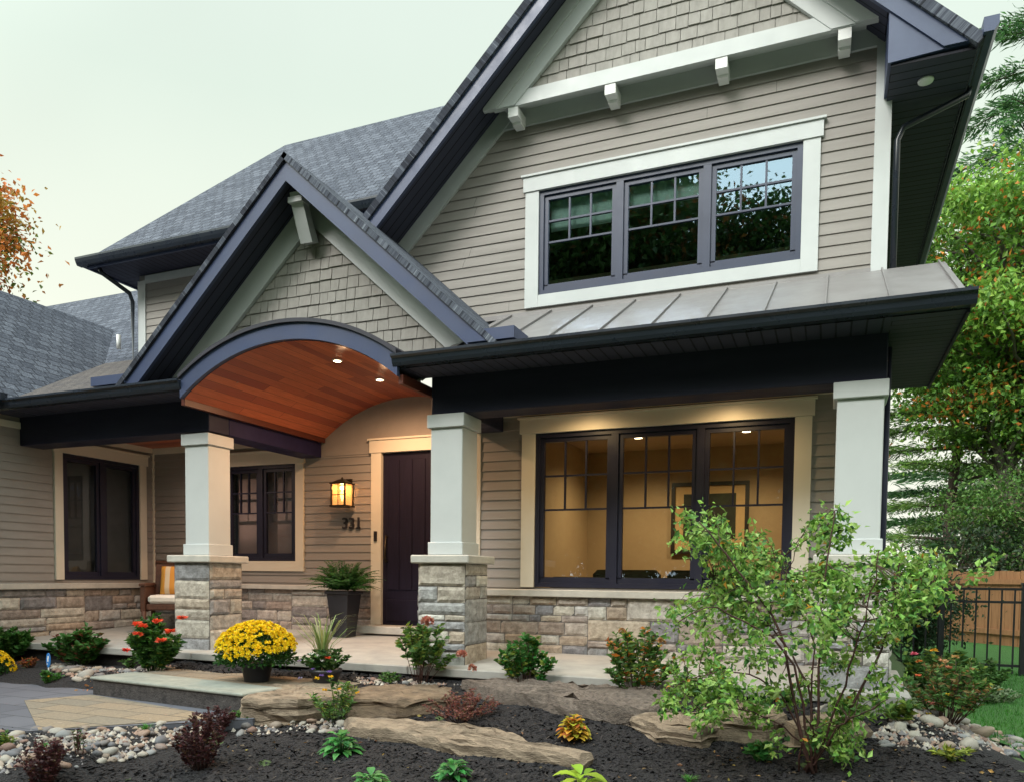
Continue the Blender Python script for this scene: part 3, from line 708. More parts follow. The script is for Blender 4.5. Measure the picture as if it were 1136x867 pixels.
# ---- portico gable
GX, GZ, GS, GY = -4.62, 4.575, .90, 5.80
def gz(x): return GZ-GS*abs(x-GX)
g = MB(); shingle_wall(g, 6.2, 2.60, 4.2, lambda z: GX-(GZ-z-.20)/GS, lambda z: GX+(GZ-z-.20)/GS, .108, lambda x: arc(2.0, x))
g.prism_y([(-6.2, 2.95), (-5.9, 2.60)]+[(x, arc(1.99, x)) for x in np.linspace(-5.89, -3.47, 25)]+[(-3.4, 2.60), (-3.1, 2.95), (GX, 4.3)], 6.201, 6.25)
g.build('gable_shingles', 'shingle_siding', house)
for side in (-1, 1):
    k = MB(); xa, xb = (-6.42, GX) if side < 0 else (GX, -2.86)
    band(k, .185, .48, xa, xb, 6.15, 6.19, gz, 2.70); k.build('rake_trim', 'trim', house)
pr = MB()
pr.panel((-6.72, GY-.04, gz(-6.72)), (-6.72, 8.2, gz(-6.72)), (GX, 8.2, GZ), (GX, GY-.04, GZ), .05)
pr.panel((-2.52, 8.15, gz(-2.52)), (-2.52, GY-.04, gz(-2.52)), (GX, GY-.04, GZ), (GX, 8.15, GZ), .05)
pr = pr.build('roof', 'roof_shingle', house)
for side in (-1, 1):
    xa, xb = (-6.70, GX) if side < 0 else (GX, -2.55)
    k = MB(); band(k, .03, .075, xa, xb, GY-.03, GY+.02, gz); k.build('drip_edge', 'edge_dark', pr)
    k = MB(); band(k, .076, .245, xa, xb, GY-.015, GY+.02, gz, 2.69); k.build('fascia', 'fascia_blue', pr)
    k = MB()
    xa, xb = max(xa, -6.52), min(xb, -2.72)
    if side < 0: k.panel((xa, GY+.02, gz(xa)-.165), (xa, 6.19, gz(xa)-.165), (GX, 6.19, GZ-.165), (GX, GY+.02, GZ-.165), .015, rot=True)
    else: k.panel((xb, 6.19, gz(xb)-.165), (xb, GY+.02, gz(xb)-.165), (GX, GY+.02, GZ-.165), (GX, 6.19, GZ-.165), .015, rot=True)
    k.build('soffit', 'soffit_dark', pr)
bx('eave_return', 'fascia_blue', pr, -2.79, -2.375, GY-.03, 6.3, 2.70, 2.795)
bx('eave_return', 'fascia_blue', pr, -7.08, -6.60, GY-.03, 6.3, 2.70, 2.79)
k = MB(); x0, x1 = -4.668, -4.538; prof = [(5.90, 5.985, 4.285, 4.30), (5.93, 6.01, 4.17, 4.20), (5.995, 6.08, 4.02, 4.06), (6.06, 6.16, 3.885, 3.915)]
for (a0, b0, c0, d0), (a1, b1, c1, d1) in zip(prof[:-1], prof[1:]):
    k.hexa([(x0, a1, c1), (x1, a1, c1), (x1, b1, d1), (x0, b1, d1)], [(x0, a0, c0), (x1, a0, c0), (x1, b0, d0), (x0, b0, d0)])
k.box(x0-.012, x1+.012, 5.89, 6.0, 4.19, 4.24)
k.build('bracket', 'trim', house)
# little flat roof between the arch and the returns
k = MB(); k.panel((-3.56, 5.86, 2.665), (-2.80, 5.86, 2.665), (-2.80, 6.2, 2.73), (-3.56, 6.2, 2.73), .02); k.build('roof_flashing', 'metal_roof', house); k = MB(); k.panel((-6.6, 5.86, 2.665), (-5.87, 5.86, 2.665), (-5.87, 6.2, 2.73), (-6.6, 6.2, 2.73), .02); k.build('roof_flashing', 'metal_roof', house)

# ---- metal porch roof with standing seams
mr_ = MB(); A0, A1, B0, B1 = 5.845, 2.665, 7.19, 3.37
mr_.panel((-3.1, A0, A1), (.80, A0, A1), (.80, B0, B1), (-3.1, B0, B1), .03)
mr_.panel((.30, B0, B1), (.80, B0, B1), (.80, 8.06, B1+.02), (.30, 8.06, B1+.02), .03)
for i in range(10):
    x = -2.98+i*.415
    if x > .82: break
    dz = .022
    mr_.hexa([(x-.006, A0, A1), (x+.006, A0, A1), (x+.006, A0, A1+dz), (x-.006, A0, A1+dz)], [(x-.006, B0, B1), (x+.006, B0, B1), (x+.006, B0, B1+dz), (x-.006, B0, B1+dz)])
mr_.build('metal_roof', 'metal_roof', house)
bx('flashing', 'metal_roof', house, -3.35, .252, YW-.03, YW-.012, 3.345, 3.39)
def gutter(x0, x1, y, z):
    k = MB(); k.prism_x([(y, z-.095), (y-.075, z-.095), (y-.09, z-.07), (y-.10, z-.035), (y-.122, z-.02), (y-.122, z), (y-.108, z), (y-.1, z-.012), (y, z-.012)], x0, x1)
    return k.build('gutter', 'gutter', house)
gutter(-3.50, .835, 5.86, 2.672); gutter(-8.86, -5.885, 5.86, 2.675)
bx('gutter_outlet', 'gutter', house, -8.86, -8.36, 5.70, 5.78, 2.655, 2.735)
k = MB(); k.tube([(.372, 6.62, 2.585), (.372, 6.62, -.3)], .03, 8); k.build('downpipe', 'beam_black', house)

# ---- left porch roof, wing roof, rear roof
k = MB(); k.panel((-10.4, 5.845, 2.67), (-6.02, 5.845, 2.67), (-6.02, 8.4, 2.67+.476*2.555), (-10.4, 8.4, 2.67+.476*2.555), .04); k.build('porch_roof', 'roof_shingle_brown', house)
wz = lambda x: 2.66+.844*(-8.5-x)
k = MB(); k.panel((-8.45, 2.3, wz(-8.45)), (-8.45, 12.5, wz(-8.45)), (-11, 12.5, wz(-11)), (-11, 2.3, wz(-11)), .05); k.panel((-13.6, 12.5, wz(-8.4)), (-13.6, 2.3, wz(-8.4)), (-11, 2.3, wz(-11)), (-11, 12.5, wz(-11)), .05); k.build('wing_roof', 'roof_shingle', house)
k = MB(); k.panel((-15, 8.2, 4.76+.844*(8.2-9.4)), (-8.95, 8.2, 4.76+.844*(8.2-9.4)), (-8.95, 11, 6.11), (-15, 11, 6.11), .05); k.panel((-8.95, 14, 3.6), (-15, 14, 3.6), (-15, 11, 6.11), (-8.95, 11, 6.11), .05); k.build('rear_roof', 'roof_shingle', house)
k = MB(); k.tube([(-9.55, 8.25, 4.0), (-9.55, 8.25, 4.20)], .03, 8); k.build('vent_pipe', 'white_paint', house)

# ---- upper left wing with hip roof
siding_wall('wall', TY(YE), [(-8.90, -4.6, 3.2, -8.90, -4.6, 4.82)])
m2 = MB(); m2.box(-9.03, -4.6, YE+.005, YE+.1, 2.6, 4.95); m2.box(-9.03, -8.93, YE+.101, 13, 2.6, 4.95); m2.build('wall_backing', 'siding', house)
bx('corner_board', 'trim', house, -9.035, -8.90, YE-.022, YE+.12, 3.2, 4.84)
bx('frieze_board', 'trim', house, -8.899, -4.6, YE-.024, YE+.003, 4.80, 4.90)
hp = MB(); ex, ey, ezz = -9.45, 7.65, 5.02; ax, ay, az = -8.52, 10.66, 7.88
hp.panel((ex, ey, ezz), (-1.5, ey, ezz), (-1.5, ay, az), (ax, ay, az), .06)
hp.panel((ex, 13.7, ezz), (ex, ey, ezz), (ax, ay, az), (ax, ay+.05, az), .06)
hp.panel((-1.5, 13.7, ezz), (ex, 13.7, ezz), (ax, ay+.05, az), (-1.5, ay+.05, az), .06)
hp = hp.build('hip_roof', 'roof_shingle', house)
k = MB(); k.panel((ex+.03, ey+.03, 4.935), (-3.5, ey+.03, 4.935), (-3.5, YE, 4.935), (ex+.03, YE, 4.935), .015, rot=True); k.panel((ex+.03, YE, 4.935), (-9.03, YE, 4.935), (-9.03, 13, 4.935), (ex+.03, 13, 4.935), .015); k.build('soffit', 'soffit_dark', hp)
k = MB(); k.box(ex+.02, -3.5, ey+.005, ey+.029, 4.90, 5.0); k.box(ex+.005, ex+.029, ey+.03, 13, 4.90, 5.0); k.build('fascia', 'fascia_blue', hp)
k = MB(); k.prism_x([(ey+.004, 4.925), (ey-.07, 4.925), (ey-.09, 4.96), (ey-.105, 5.0), (ey-.105, 5.025), (ey+.004, 5.025)], ex-.08, -3.5); k.prism_y([(ex-.08, 5.025), (ex-.06, 4.925), (ex+.004, 4.925), (ex+.004, 5.025)], ey, 13); k.build('gutter', 'gutter', house)
k = MB(); k.tube([(-9.30, 7.72, 4.94), (-9.28, 7.76, 4.86), (-9.09, 8.04, 4.66), (-9.075, 8.075, 4.55), (-9.075, 8.075, 3.5)], .03, 8); k.build('downpipe', 'gutter', house)

# ---- rooms behind the glass
def room(x0, x1, y0, y1, z0, z1, wall, ceil, floor):
    k = MB()
    for f in ([(x0, y1, z0), (x1, y1, z0), (x1, y1, z1), (x0, y1, z1)], [(x0, y0, z0), (x0, y1, z0), (x0, y1, z1), (x0, y0, z1)], [(x1, y1, z0), (x1, y0, z0), (x1, y0, z1), (x1, y1, z1)]): k.add(f, [(0, 1, 2, 3)])
    k.build('interior_wall', wall, house)
    k = MB(); k.add([(x0, y0, z1), (x0, y1, z1), (x1, y1, z1), (x1, y0, z1)], [(0, 1, 2, 3)]); c = k.build('interior_ceiling', ceil, house)
    k = MB(); k.add([(x0, y0, z0), (x1, y0, z0), (x1, y1, z0), (x0, y1, z0)], [(0, 1, 2, 3)]); k.build('interior_floor', floor, house)
    return c
ic = room(-3.29, .26, 7.32, 10.9, .02, 2.6, 'interior_wall', 'interior_ceiling', 'floor_wood')
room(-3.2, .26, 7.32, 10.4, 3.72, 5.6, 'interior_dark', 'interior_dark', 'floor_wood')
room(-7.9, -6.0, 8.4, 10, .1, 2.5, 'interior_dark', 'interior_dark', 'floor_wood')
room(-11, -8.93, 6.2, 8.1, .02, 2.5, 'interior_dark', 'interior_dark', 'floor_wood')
for x in (-2.307, -.975):
    k = MB(); k.lathe([(0, -.012), (.05, -.012), (.05, -.004)], (x, 9.83, 2.596), 16); k.build('recessed_light', 'lamp_glow', house)
    ld = bpy.data.lights.new('room_lamp', 'SPOT'); ld.energy = 95; ld.color = (1, .76, .44); ld.spot_size = R(150); ld.spot_blend = .9; ld.shadow_soft_size = .06
    lo = bpy.data.objects.new('room_lamp', ld); C.objects.link(lo); lo.location = (x, 9.83, 2.55)
sf = thing('sofa', 'dark olive sofa seen low inside the large lower window', 'sofa', (-1.6, 8.3, .02))
k = MB(); k.box(-2.75, -.45, 7.95, 8.85, .12, .42); k.build('seat', 'sofa_olive', sf, bevel=.03)
k = MB(); k.box(-2.75, -.45, 7.72, 7.945, .12, .80); k.build('backrest', 'sofa_olive', sf, bevel=.04)
for x in (-2.97, -.44): k = MB(); k.box(x, x+.21, 7.72, 8.85, .12, .62); k.build('arm', 'sofa_olive', sf, bevel=.04)
for x in (-2.0, -1.2): k = MB(); k.box(x-.35, x+.37, 7.96, 8.14, .44, .88); k.build('cushion', 'sofa_olive', sf, bevel=.05)
for x in (-2.9, -.32):
    for y in (7.8, 8.78): k = MB(); k.box(x-.03, x+.03, y-.03, y+.03, .02, .119); k.build('leg', 'floor_wood', sf)
fp = thing('framed_picture', 'dark framed painting with wide tan mat on the lit wall inside the large lower window', 'picture', (-1.5, 10.88, 1.1))
k = MB()
X0, X1, Z0, Z1 = -2.06, -1.02, 1.14, 2.12
for a, b, c, d in ((X0, X1, Z0, Z0+.05), (X0, X1, Z1-.05, Z1), (X0, X0+.05, Z0+.05, Z1-.05), (X1-.05, X1, Z0+.05, Z1-.05)): k.box(a, b, 10.84, 10.895, c, d)
k.build('frame', 'picture_black', fp); bx('mat_board', 'picture_mat', fp, X0+.05, X1-.05, 10.865, 10.89, Z0+.05, Z1-.05); bx('canvas', 'picture_art', fp, X0+.17, X1-.17, 10.855, 10.864, Z0+.20, Z1-.16)

# ================================================================== THINGS ON THE PORCH
wl = thing('wall_lantern', 'lit black lantern with glass sides on the wall left of the front door', 'lantern', (-5.55, YE-.03, 1.62))
k = MB(); cx, cy = -5.55, YE-.15
k.box(cx-.06, cx+.06, YE-.045, YE-.018, 1.68, 1.98); k.box(cx-.018, cx+.018, YE-.13, YE-.045, 1.925, 1.95); k.build('back_plate', 'brass_dark', wl)
k = MB()
for sx in (-1, 1):
    for sy in (-1, 1): k.box(cx+sx*.095-.009, cx+sx*.095+.009, cy+sy*.085-.009, cy+sy*.085+.009, 1.645, 1.90)
k.box(cx-.115, cx+.115, cy-.104, cy+.104, 1.625, 1.645); k.box(cx-.115, cx+.115, cy-.104, cy+.104, 1.90, 1.918)
k.hexa([(cx-.10, cy-.09, 1.919), (cx+.10, cy-.09, 1.919), (cx+.10, cy+.09, 1.919), (cx-.10, cy+.09, 1.919)], [(cx-.03, cy-.03, 1.962), (cx+.03, cy-.03, 1.962), (cx+.03, cy+.03, 1.962), (cx-.03, cy+.03, 1.962)])
k.lathe([(.012, 0), (.016, .012), (.004, .03)], (cx, cy, 1.962), 10)
k.box(cx-.09, cx+.09, cy-.090, cy-.086, 1.765, 1.774); k.box(cx-.004, cx+.004, cy-.091, cy-.085, 1.645, 1.90)
k.build('frame', 'brass_dark', wl)
k = MB()
for a in ((cx-.086, cx+.086, cy-.083, cy-.079), (cx-.086, cx+.086, cy+.079, cy+.083), (cx-.091, cx-.087, cy-.078, cy+.078), (cx+.087, cx+.091, cy-.078, cy+.078)): k.box(*a, 1.646, 1.899)
k.build('glass', 'lantern_glass', wl)
k = MB(); k.lathe([(.008, 0), (.014, .03), (.027, .07), (.022, .105), (.003, .13)], (cx, cy, 1.70), 12); k.build('bulb', 'bulb_glow', wl)
ld = bpy.data.lights.new('lantern_lamp', 'POINT'); ld.energy = 7; ld.color = (1, .50, .22); ld.shadow_soft_size = .03
lo = bpy.data.objects.new('lantern_lamp', ld); C.objects.link(lo); lo.location = (cx, cy-.0, 1.86)

hn = thing('house_number', 'dark metal digits 331 fixed to the siding under the lit wall lantern', 'house number', (-5.51, YE-.02, 1.37))
dg = bpy.context.evaluated_depsgraph_get()
for i, ch in enumerate('331'):
    cu = bpy.data.curves.new('digit_curve', 'FONT'); cu.body = ch; cu.size = .195; cu.extrude = .009; cu.offset = .0025
    to = bpy.data.objects.new('digit_curve', cu); C.objects.link(to); bpy.context.view_layer.update()
    me = bpy.data.meshes.new_from_object(to.evaluated_get(bpy.context.evaluated_depsgraph_get())); bpy.data.objects.remove(to)
    me.transform(Matrix.Rotation(R(90), 4, 'X')); me.transform(Matrix.Translation((-.135+i*.1, -.005, 0)))
    if ch == '1':            # serif foot of the 1
        import bmesh
        bm = bmesh.new(); bm.from_mesh(me); r = bmesh.ops.create_cube(bm, size=1)
        bmesh.ops.scale(bm, verts=r['verts'], vec=(.062, .016, .014)); bmesh.ops.translate(bm, verts=r['verts'], vec=(-.135+i*.1+.045, -.005, .006)); bm.to_mesh(me); bm.free()
    me.materials.clear(); me.materials.append(MATS['numeral']); me.name = 'digit'
    d_ = bpy.data.objects.new('digit', me); C.objects.link(d_); d_.parent = hn

# armchair with cushions by the left window
def chair():
    t = thing('armchair', 'brown woven armchair with pale seat cushion behind the left stone pier', 'chair', (0, 0, 0))
    k = MB(); k.box(-.30, .30, -.29, .27, .26, .34); k.build('seat', 'wicker', t, bevel=.015)
    k = MB(); k.hexa([(-.32, .24, .30), (.32, .24, .30), (.32, .30, .30), (-.32, .30, .30)], [(-.31, .34, .86), (.31, .34, .86), (.31, .39, .86), (-.31, .39, .86)])
    k.tube([(-.32, .365, .86), (.32, .365, .86)], .035, 8); k.build('backrest', 'wicker', t)
    for sx in (-1, 1):
        k = MB(); k.box(sx*.34-.04, sx*.34+.04, -.30, .30, .56, .60); k.box(sx*.34-.03, sx*.34+.03, -.28, .28, .24, .559); k.build('arm', 'wicker', t, bevel=.01)
        for sy in (-.26, .24): k = MB(); k.tube([(sx*.33, sy, .25), (sx*.34, sy*1.05, 0)], [.03, .022], 8); k.build('leg', 'wicker', t)
    k = MB(); k.box(-.28, .28, -.30, .22, .345, .45); k.build('seat_cushion', 'cushion_white', t, bevel=.03)
    return t
ch = chair(); ch.location = (-7.78, 7.55, .065); ch.rotation_euler = (0, 0, R(35))
pl = thing('striped_pillow', 'orange, cream and blue striped pillow leaning in the brown armchair', 'pillow', (-7.86, 7.70, .52)); 
k = MB(); n = 12
cols = [(.62, .30, .05), (.60, .50, .36), (.58, .27, .05), (.62, .54, .42), (.10, .26, .42), (.16, .34, .48), (.60, .50, .38)]
V = []; F = []; Kc = []
for side in (1, -1):
    b0 = len(V)
    for j in range(n+1):
        for i in range(15):
            u, v = i/14*2-1, j/n*2-1; q = (1-u**4)*(1-v**4); V.append((u*.21, side*.075*q**.6, v*.19+.19*0))
    for j in range(n):
        for i in range(14):
            a = b0+j*15+i; F.append((a, a+1, a+16, a+15) if side < 0 else (a, a+15, a+16, a+1)); Kc.append(cols[i//2])
k.add(np.array(V)+np.array(pl.location), F, col=Kc, smooth=True); k.build('pillow_cover', 'fabric', pl)
pl.rotation_euler = (R(-18), 0, R(35)); pl.location = (-7.86, 7.66, .70)

# ================================================================== PLANT HELPERS
def jit(c, n, s=.25): 
    c = np.array(c); return np.clip(c[None]*(1+rng.normal(0, s, (n, 1)))*(1+rng.normal(0, .07, (n, 3))), .004, .95)
def mixcols(pal, wts, n, s=.2):
    pal = np.array(pal); ix = rng.choice(len(pal), n, p=np.array(wts)/sum(wts))
    return np.clip(pal[ix]*(1+rng.normal(0, s, (n, 1)))*(1+rng.normal(0, .06, (n, 3))), .004, .95)
GREEN = (.060, .145, .030); LIME = (.20, .34, .045); LTGREEN = (.125, .235, .060); DKGREEN = (.028, .085, .022); YGREEN = (.24, .30, .05)
ORANGE = (.55, .17, .03); YELLOW = (.80, .52, .015); REDO = (.68, .075, .028); BURG = (.085, .026, .030); PINK = (.50, .17, .16); BROWN = (.14, .075, .035); WHITE = (.75, .75, .72); PURPLE = (.22, .13, .45)
def curved(p, q, sag=.1, n=6, wob=.02):
    p, q = np.array(p, float), np.array(q, float); t = np.linspace(0, 1, n)[:, None]
    P = p+(q-p)*t; P += np.sin(t*math.pi)*np.array([0, 0, sag]); P[1:-1] += rng.normal(0, wob, (n-2, 3)); return P
def bush(name, label, cat, base, w, h, nst, nlf, lsize, pal, wts, lw=.6, stem='stem_green', group=None, flowers=None, fpal=None, spread=.5, up=.4, lowfrac=.15, dome=True, srad=.004):
    """small multi-stemmed plant: stems fan out of one base, leaves along them"""
    base = np.array(base, float); t = thing(name, label, cat, base, group); nlf = int(nlf*1.7); lsize *= 1.12
    S = MB(); Lf = MB(); tips = []; P = []; D = []
    for i in range(nst):
        a = rng.uniform(0, 2*math.pi); r = math.sqrt(rng.uniform(0, 1))*w/2
        hh = h*(math.sqrt(max(.05, 1-(r/(w/2))**2*.75)) if dome else rng.uniform(.6, 1))*rng.uniform(.78, 1.05)
        q = base+np.array([r*math.cos(a), r*math.sin(a), hh]); st0 = base+np.array([r*math.cos(a)*.25, r*math.sin(a)*.25, -.01])
        cv = curved(st0, q, hh*.06, 6, .006); S.tube(cv, np.linspace(srad, srad*.4, 6), 5); tips.append(q)
        m = max(2, nlf//nst); tt = rng.uniform(lowfrac, 1.0, m)**.8
        idx = tt*5; i0 = np.minimum(idx.astype(int), 4); fr = (idx-i0)[:, None]
        pp = cv[i0]*(1-fr)+cv[i0+1]*fr; P.append(pp)
        dd = rng.normal(0, 1, (m, 3)); dd[:, 2] = np.abs(dd[:, 2])*up+.1; D.append(dd)
    P = np.vstack(P); D = np.vstack(D); n = len(P)
    Lf.leaves(P, D, rng.uniform(.6, 1.25, n)*lsize, lw, mixcols(pal, wts, n))
    S.build('stems', stem, t); Lf.build('foliage', 'leaf', t)
    if flowers:
        for q in tips[:flowers[0]]:
            flower(t, q+np.array([0, 0, .01]), flowers[1], fpal[rng.integers(len(fpal))], flowers[2] if len(flowers) > 2 else 8)
    return t
def flower(t, c, r, col, npet=10, name='flower'):
    k = MB(); n = npet; a = rng.uniform(0, 6.28)+np.arange(n)*2.39996
    rr = np.linspace(.15, 1, n); D = np.stack([np.cos(a), np.sin(a), .9-1.0*rr], 1)
    k.leaves(np.repeat(np.array(c)[None], n, 0), D, r*rng.uniform(.85, 1.1, n), .65, jit(col, n, .12), .1)
    return k.build(name, 'petal', t)
def ballflower(t, c, r, pal, n=60, name='flower_head'):
    k = MB(); D = rng.normal(0, 1, (n, 3)); D[:, 2] = np.abs(D[:, 2])*1.1-.25; D /= np.linalg.norm(D, axis=1)[:, None]
    k.leaves(np.array(c)+D*r*.55, D+rng.normal(0, .5, (n, 3)), r*.62, .9, mixcols(pal, [1]*len(pal), n, .15)); return k.build(name, 'petal', t)
def broad(name, label, cat, base, w, h, n, ll, lw, pal, wts, group=None, layers=3):
    """rosette plant with broad curved leaves"""
    base = np.array(base, float); t = thing(name, label, cat, base, group); k = MB()
    cols = mixcols(pal, wts, n, .16)
    for i in range(n):
        a = i*2.39996+rng.normal(0, .25); f = (i+.5)/n; r = w/2*f**.6*rng.uniform(.7, 1.05); z = h*(1-.75*f)*rng.uniform(.8, 1.1)
        o = np.array([math.cos(a), math.sin(a), 0]); sd = np.array([-o[1], o[0], 0]); L_ = ll*rng.uniform(.75, 1.2); W = lw*L_*rng.uniform(.85, 1.15)
        st = base+o*r*.45+np.array([0, 0, z]); el = rng.uniform(.1, .9)*(1-f)+.1
        pts = []
        for s_, wv in ((0, .08), (.18, .62), (.42, 1), (.68, .82), (.88, .38), (1, .03)):
            c = st+o*L_*s_*math.cos(el)+np.array([0, 0, L_*(s_*math.sin(el)-.42*s_*s_)]); pts.append((c-sd*W/2*wv+np.array([0, 0, .16*W*wv]), c, c+sd*W/2*wv+np.array([0, 0, .16*W*wv])))
        V = np.array(pts).reshape(-1, 3); F = []
        for j in range(5):
            for q in range(2): F.append((3*j+q, 3*j+q+1, 3*j+q+4, 3*j+q+3))
        k.add(V, F, col=tuple(cols[i]), smooth=True)
        if i % 2 == 0: k.tube([base+o*.01, st], .004, 4, col=tuple(cols[i]*.8))
    k.build('foliage', 'leaf', t); return t
def tuft(mb, base, w, h, n, pal, wts, wid=.006, droop=.5):
    base = np.array(base, float); cols = mixcols(pal, wts, n, .18)
    for i in range(n):
        a = rng.uniform(0, 6.28); r = rng.uniform(.1, 1)*w/2; o = np.array([math.cos(a), math.sin(a), 0]); sd = np.array([-o[1], o[0], 0]); hh = h*rng.uniform(.6, 1.1)
        P = [base+o*r*s_**1.4+np.array([0, 0, hh*(s_-droop*s_**3*.6)]) for s_ in (0, .35, .7, 1)]
        V = []
        for c, q in zip(P, (1, .9, .6, .08)): V += [c-sd*wid*q, c+sd*wid*q]
        mb.add(V, [(0, 1, 3, 2), (2, 3, 5, 4), (4, 5, 7, 6)], col=tuple(cols[i]))

# ================================================================== PAVING, STEPS AND ROCKS
def poly_slab(name, mat, pts, z1, th, parent=None, uv=True):
    m = MB(); n = len(pts); a = [(p[0], p[1], z1) for p in pts]; b = [(p[0], p[1], z1-th) for p in pts]
    f = [tuple(range(n))]+[(i, n+i, n+(i+1) % n, (i+1) % n) for i in range(n)]
    u = [[(p[0], p[1]) for p in pts]]+[[(0, 0), (0, .1), (.3, .1), (.3, 0)]]*n
    m.add(a+b, f, uv=u); o = m.build(name, mat, parent); setp(o, kind='structure'); return o
poly_slab('garden_path', 'paver_grey', [(-9.5, 3.0), (-5.0, 3.55), (-3.95, 4.55), (-4.02, 4.75), (-6.3, 5.08), (-9.5, 5.1)], -.285, .12)
poly_slab('garden_path', 'paver_tan', [(-6.20, 4.38), (-4.96, 3.60), (-4.20, 4.44), (-4.58, 4.59), (-5.98, 4.84)], -.280, .05)
st_ = thing('stone_step', 'long pale bluestone step with a dark rough face between the lower path and the porch', 'step', (-5.1, 4.95, -.30))
m = MB(); m.hexa([(-6.0, 4.87, -.31), (-4.16, 4.68, -.31), (-4.08, 5.06, -.31), (-5.95, 5.28, -.31)], [(-6.0, 4.87, -.152), (-4.16, 4.68, -.152), (-4.08, 5.06, -.152), (-5.95, 5.28, -.152)]); m.build('riser', 'riser_dark', st_)
m = MB(); m.hexa([(-6.02, 4.85, -.151), (-4.14, 4.66, -.151), (-4.08, 5.06, -.151), (-5.96, 5.28, -.151)], [(-6.02, 4.85, -.125), (-4.14, 4.66, -.125), (-4.08, 5.06, -.125), (-5.96, 5.28, -.125)]); m.build('tread', 'bluestone', st_, bevel=.008)
poly_slab('upper_path', 'paver_tan', [(-5.95, 5.285), (-4.08, 5.065), (-3.7, 5.3), (-3.7, 5.95), (-5.75, 5.95)], -.135, .1)

def rock(name, mat, label, outline, z0, z1, rough=.02, tilt=(0, 0), layers=4, seed=0, slope=.10, group=None):
    """ledge rock from a plan outline: irregular stacked layers and a rough top"""
    r = random.Random(seed); pts = np.array(outline, float); c = pts.mean(0)
    # densify
    P = []
    for i in range(len(pts)):
        a, b = pts[i], pts[(i+1) % len(pts)]; n = max(2, int(np.linalg.norm(b-a)/.06))
        for j in range(n): P.append(a+(b-a)*j/n)
    P = np.array(P); n = len(P); m = MB(); V = []
    lay = [0]+sorted(r.uniform(.15, .85) for _ in range(layers-1))+[1]; rings = []
    zz = lambda p, t: z0+(z1-z0)*t+t*(tilt[0]*(p[0]-c[0])+tilt[1]*(p[1]-c[1]))
    levels = []
    for i in range(layers):
        off = r.uniform(-.02, .03); levels += [(lay[i]+.01, off+.0), ((lay[i]+lay[i+1])/2, off+.014), (lay[i+1]-.01, off)]
    levels.append((1.0, -.02)); levels.append((1.02, -.07))
    for t, o in levels:
        ring = []
        for p in P:
            d = p-c; L_ = np.linalg.norm(d)+1e-6; nn = mnoise.noise(Vector((p[0]*7+seed, p[1]*7, t*3)))*.045+mnoise.noise(Vector((p[0]*22+seed, p[1]*22, t*9)))*.026
            q = p+d/L_*(o+nn-slope*(t-.5)*.3); z = zz(p, t)+mnoise.noise(Vector((p[0]*9, p[1]*9, seed+t*2)))*rough*.6
            ring.append((q[0], q[1], z))
        V += ring
    k = len(levels); F = [(i*n+j, i*n+(j+1) % n, (i+1)*n+(j+1) % n, (i+1)*n+j) for i in range(k-1) for j in range(n)]
    # top: inner rings
    for s in (.72, .45, .2):
        V += [(c[0]+(p[0]-c[0])*s, c[1]+(p[1]-c[1])*s, zz(c+(p-c)*s, 1.02)+mnoise.noise(Vector((p[0]*s*8+seed, p[1]*s*8, 3)))*rough+mnoise.noise(Vector((p[0]*s*25, p[1]*s*25, seed)))*rough*.5) for p in P]
    for q in range(3):
        b = (k-1+q)*n; F += [(b+j, b+(j+1) % n, b+n+(j+1) % n, b+n+j) for j in range(n)]
    V.append((c[0], c[1], zz(c, 1.02))); F += [((k+2)*n+j, (k+2)*n+(j+1) % n, len(V)-1) for j in range(n)]
    V = [(x_, y_, z_+mnoise.noise(Vector((x_*31, y_*31, seed)))*rough*.45+mnoise.noise(Vector((x_*13, y_*13, seed+9)))*rough*.6) for x_, y_, z_ in V]; m.add(V, F, smooth=False); o = m.build(name, mat, None, org=(c[0], c[1], z0)); setp(o, label, 'rock', group); return o
def outl(pix, z):
    """plan outline of a flat rock from points of the photograph at height z"""
    o = []
    for px, py in pix:
        v = ray(px, py); t = (z-CAM[2])/v[2]; o.append((CAM+v*t)[:2])
    return o
rock('ledge_rock', 'rock_tan', 'layered tan ledge rock right under the potted yellow mum', outl([(266, 764), (300, 758), (345, 757), (380, 762), (388, 770), (330, 775), (270, 774)], -.14), -.36, -.14, seed=1)
rock('ledge_rock', 'rock_brown', 'brown ledge rock with leaves on it in front of the mixed flower planter', outl([(384, 764), (430, 758), (478, 752), (505, 758), (500, 770), (440, 776), (390, 774)], -.13), -.37, -.13, seed=2)
def grock(mat, label, pix, h, seed, layers=3, rough=.02):
    o = [gpos(px, py, h)[:2] for px, py in pix]; c = np.mean(o, 0); zc = float(hgt(*c)); ty = float(hgt(c[0], c[1]+.25)-hgt(c[0], c[1]-.25))/.5*.55
    return rock('ledge_rock', mat, label, o, zc-.12, zc+h, rough=rough, tilt=(0, ty), layers=layers, seed=seed)
grock('rock_tan', 'long low tan rock running diagonally through the black mulch', [(384, 795), (425, 793), (500, 797), (560, 805), (590, 822), (654, 834), (640, 842), (560, 832), (500, 824), (440, 812), (390, 806)], .065, 3, rough=.03)
grock('rock_grey', 'large rough grey brown flat rock in front of the porch slab', [(512, 752), (560, 749), (640, 751), (720, 755), (752, 764), (745, 785), (700, 790), (660, 784), (600, 772), (550, 767)], .10, 4, 2, .045)
grock('rock_tan', 'tan boulder left of the leafy shrub at the edge of the mulch', [(704, 792), (735, 784), (785, 788), (800, 800), (775, 812), (730, 808)], .09, 5)
grock('rock_tan', 'rough tan boulder half hidden behind the left branches of the shrub', [(772, 782), (815, 772), (866, 778), (880, 795), (850, 806), (790, 800)], .115, 6)
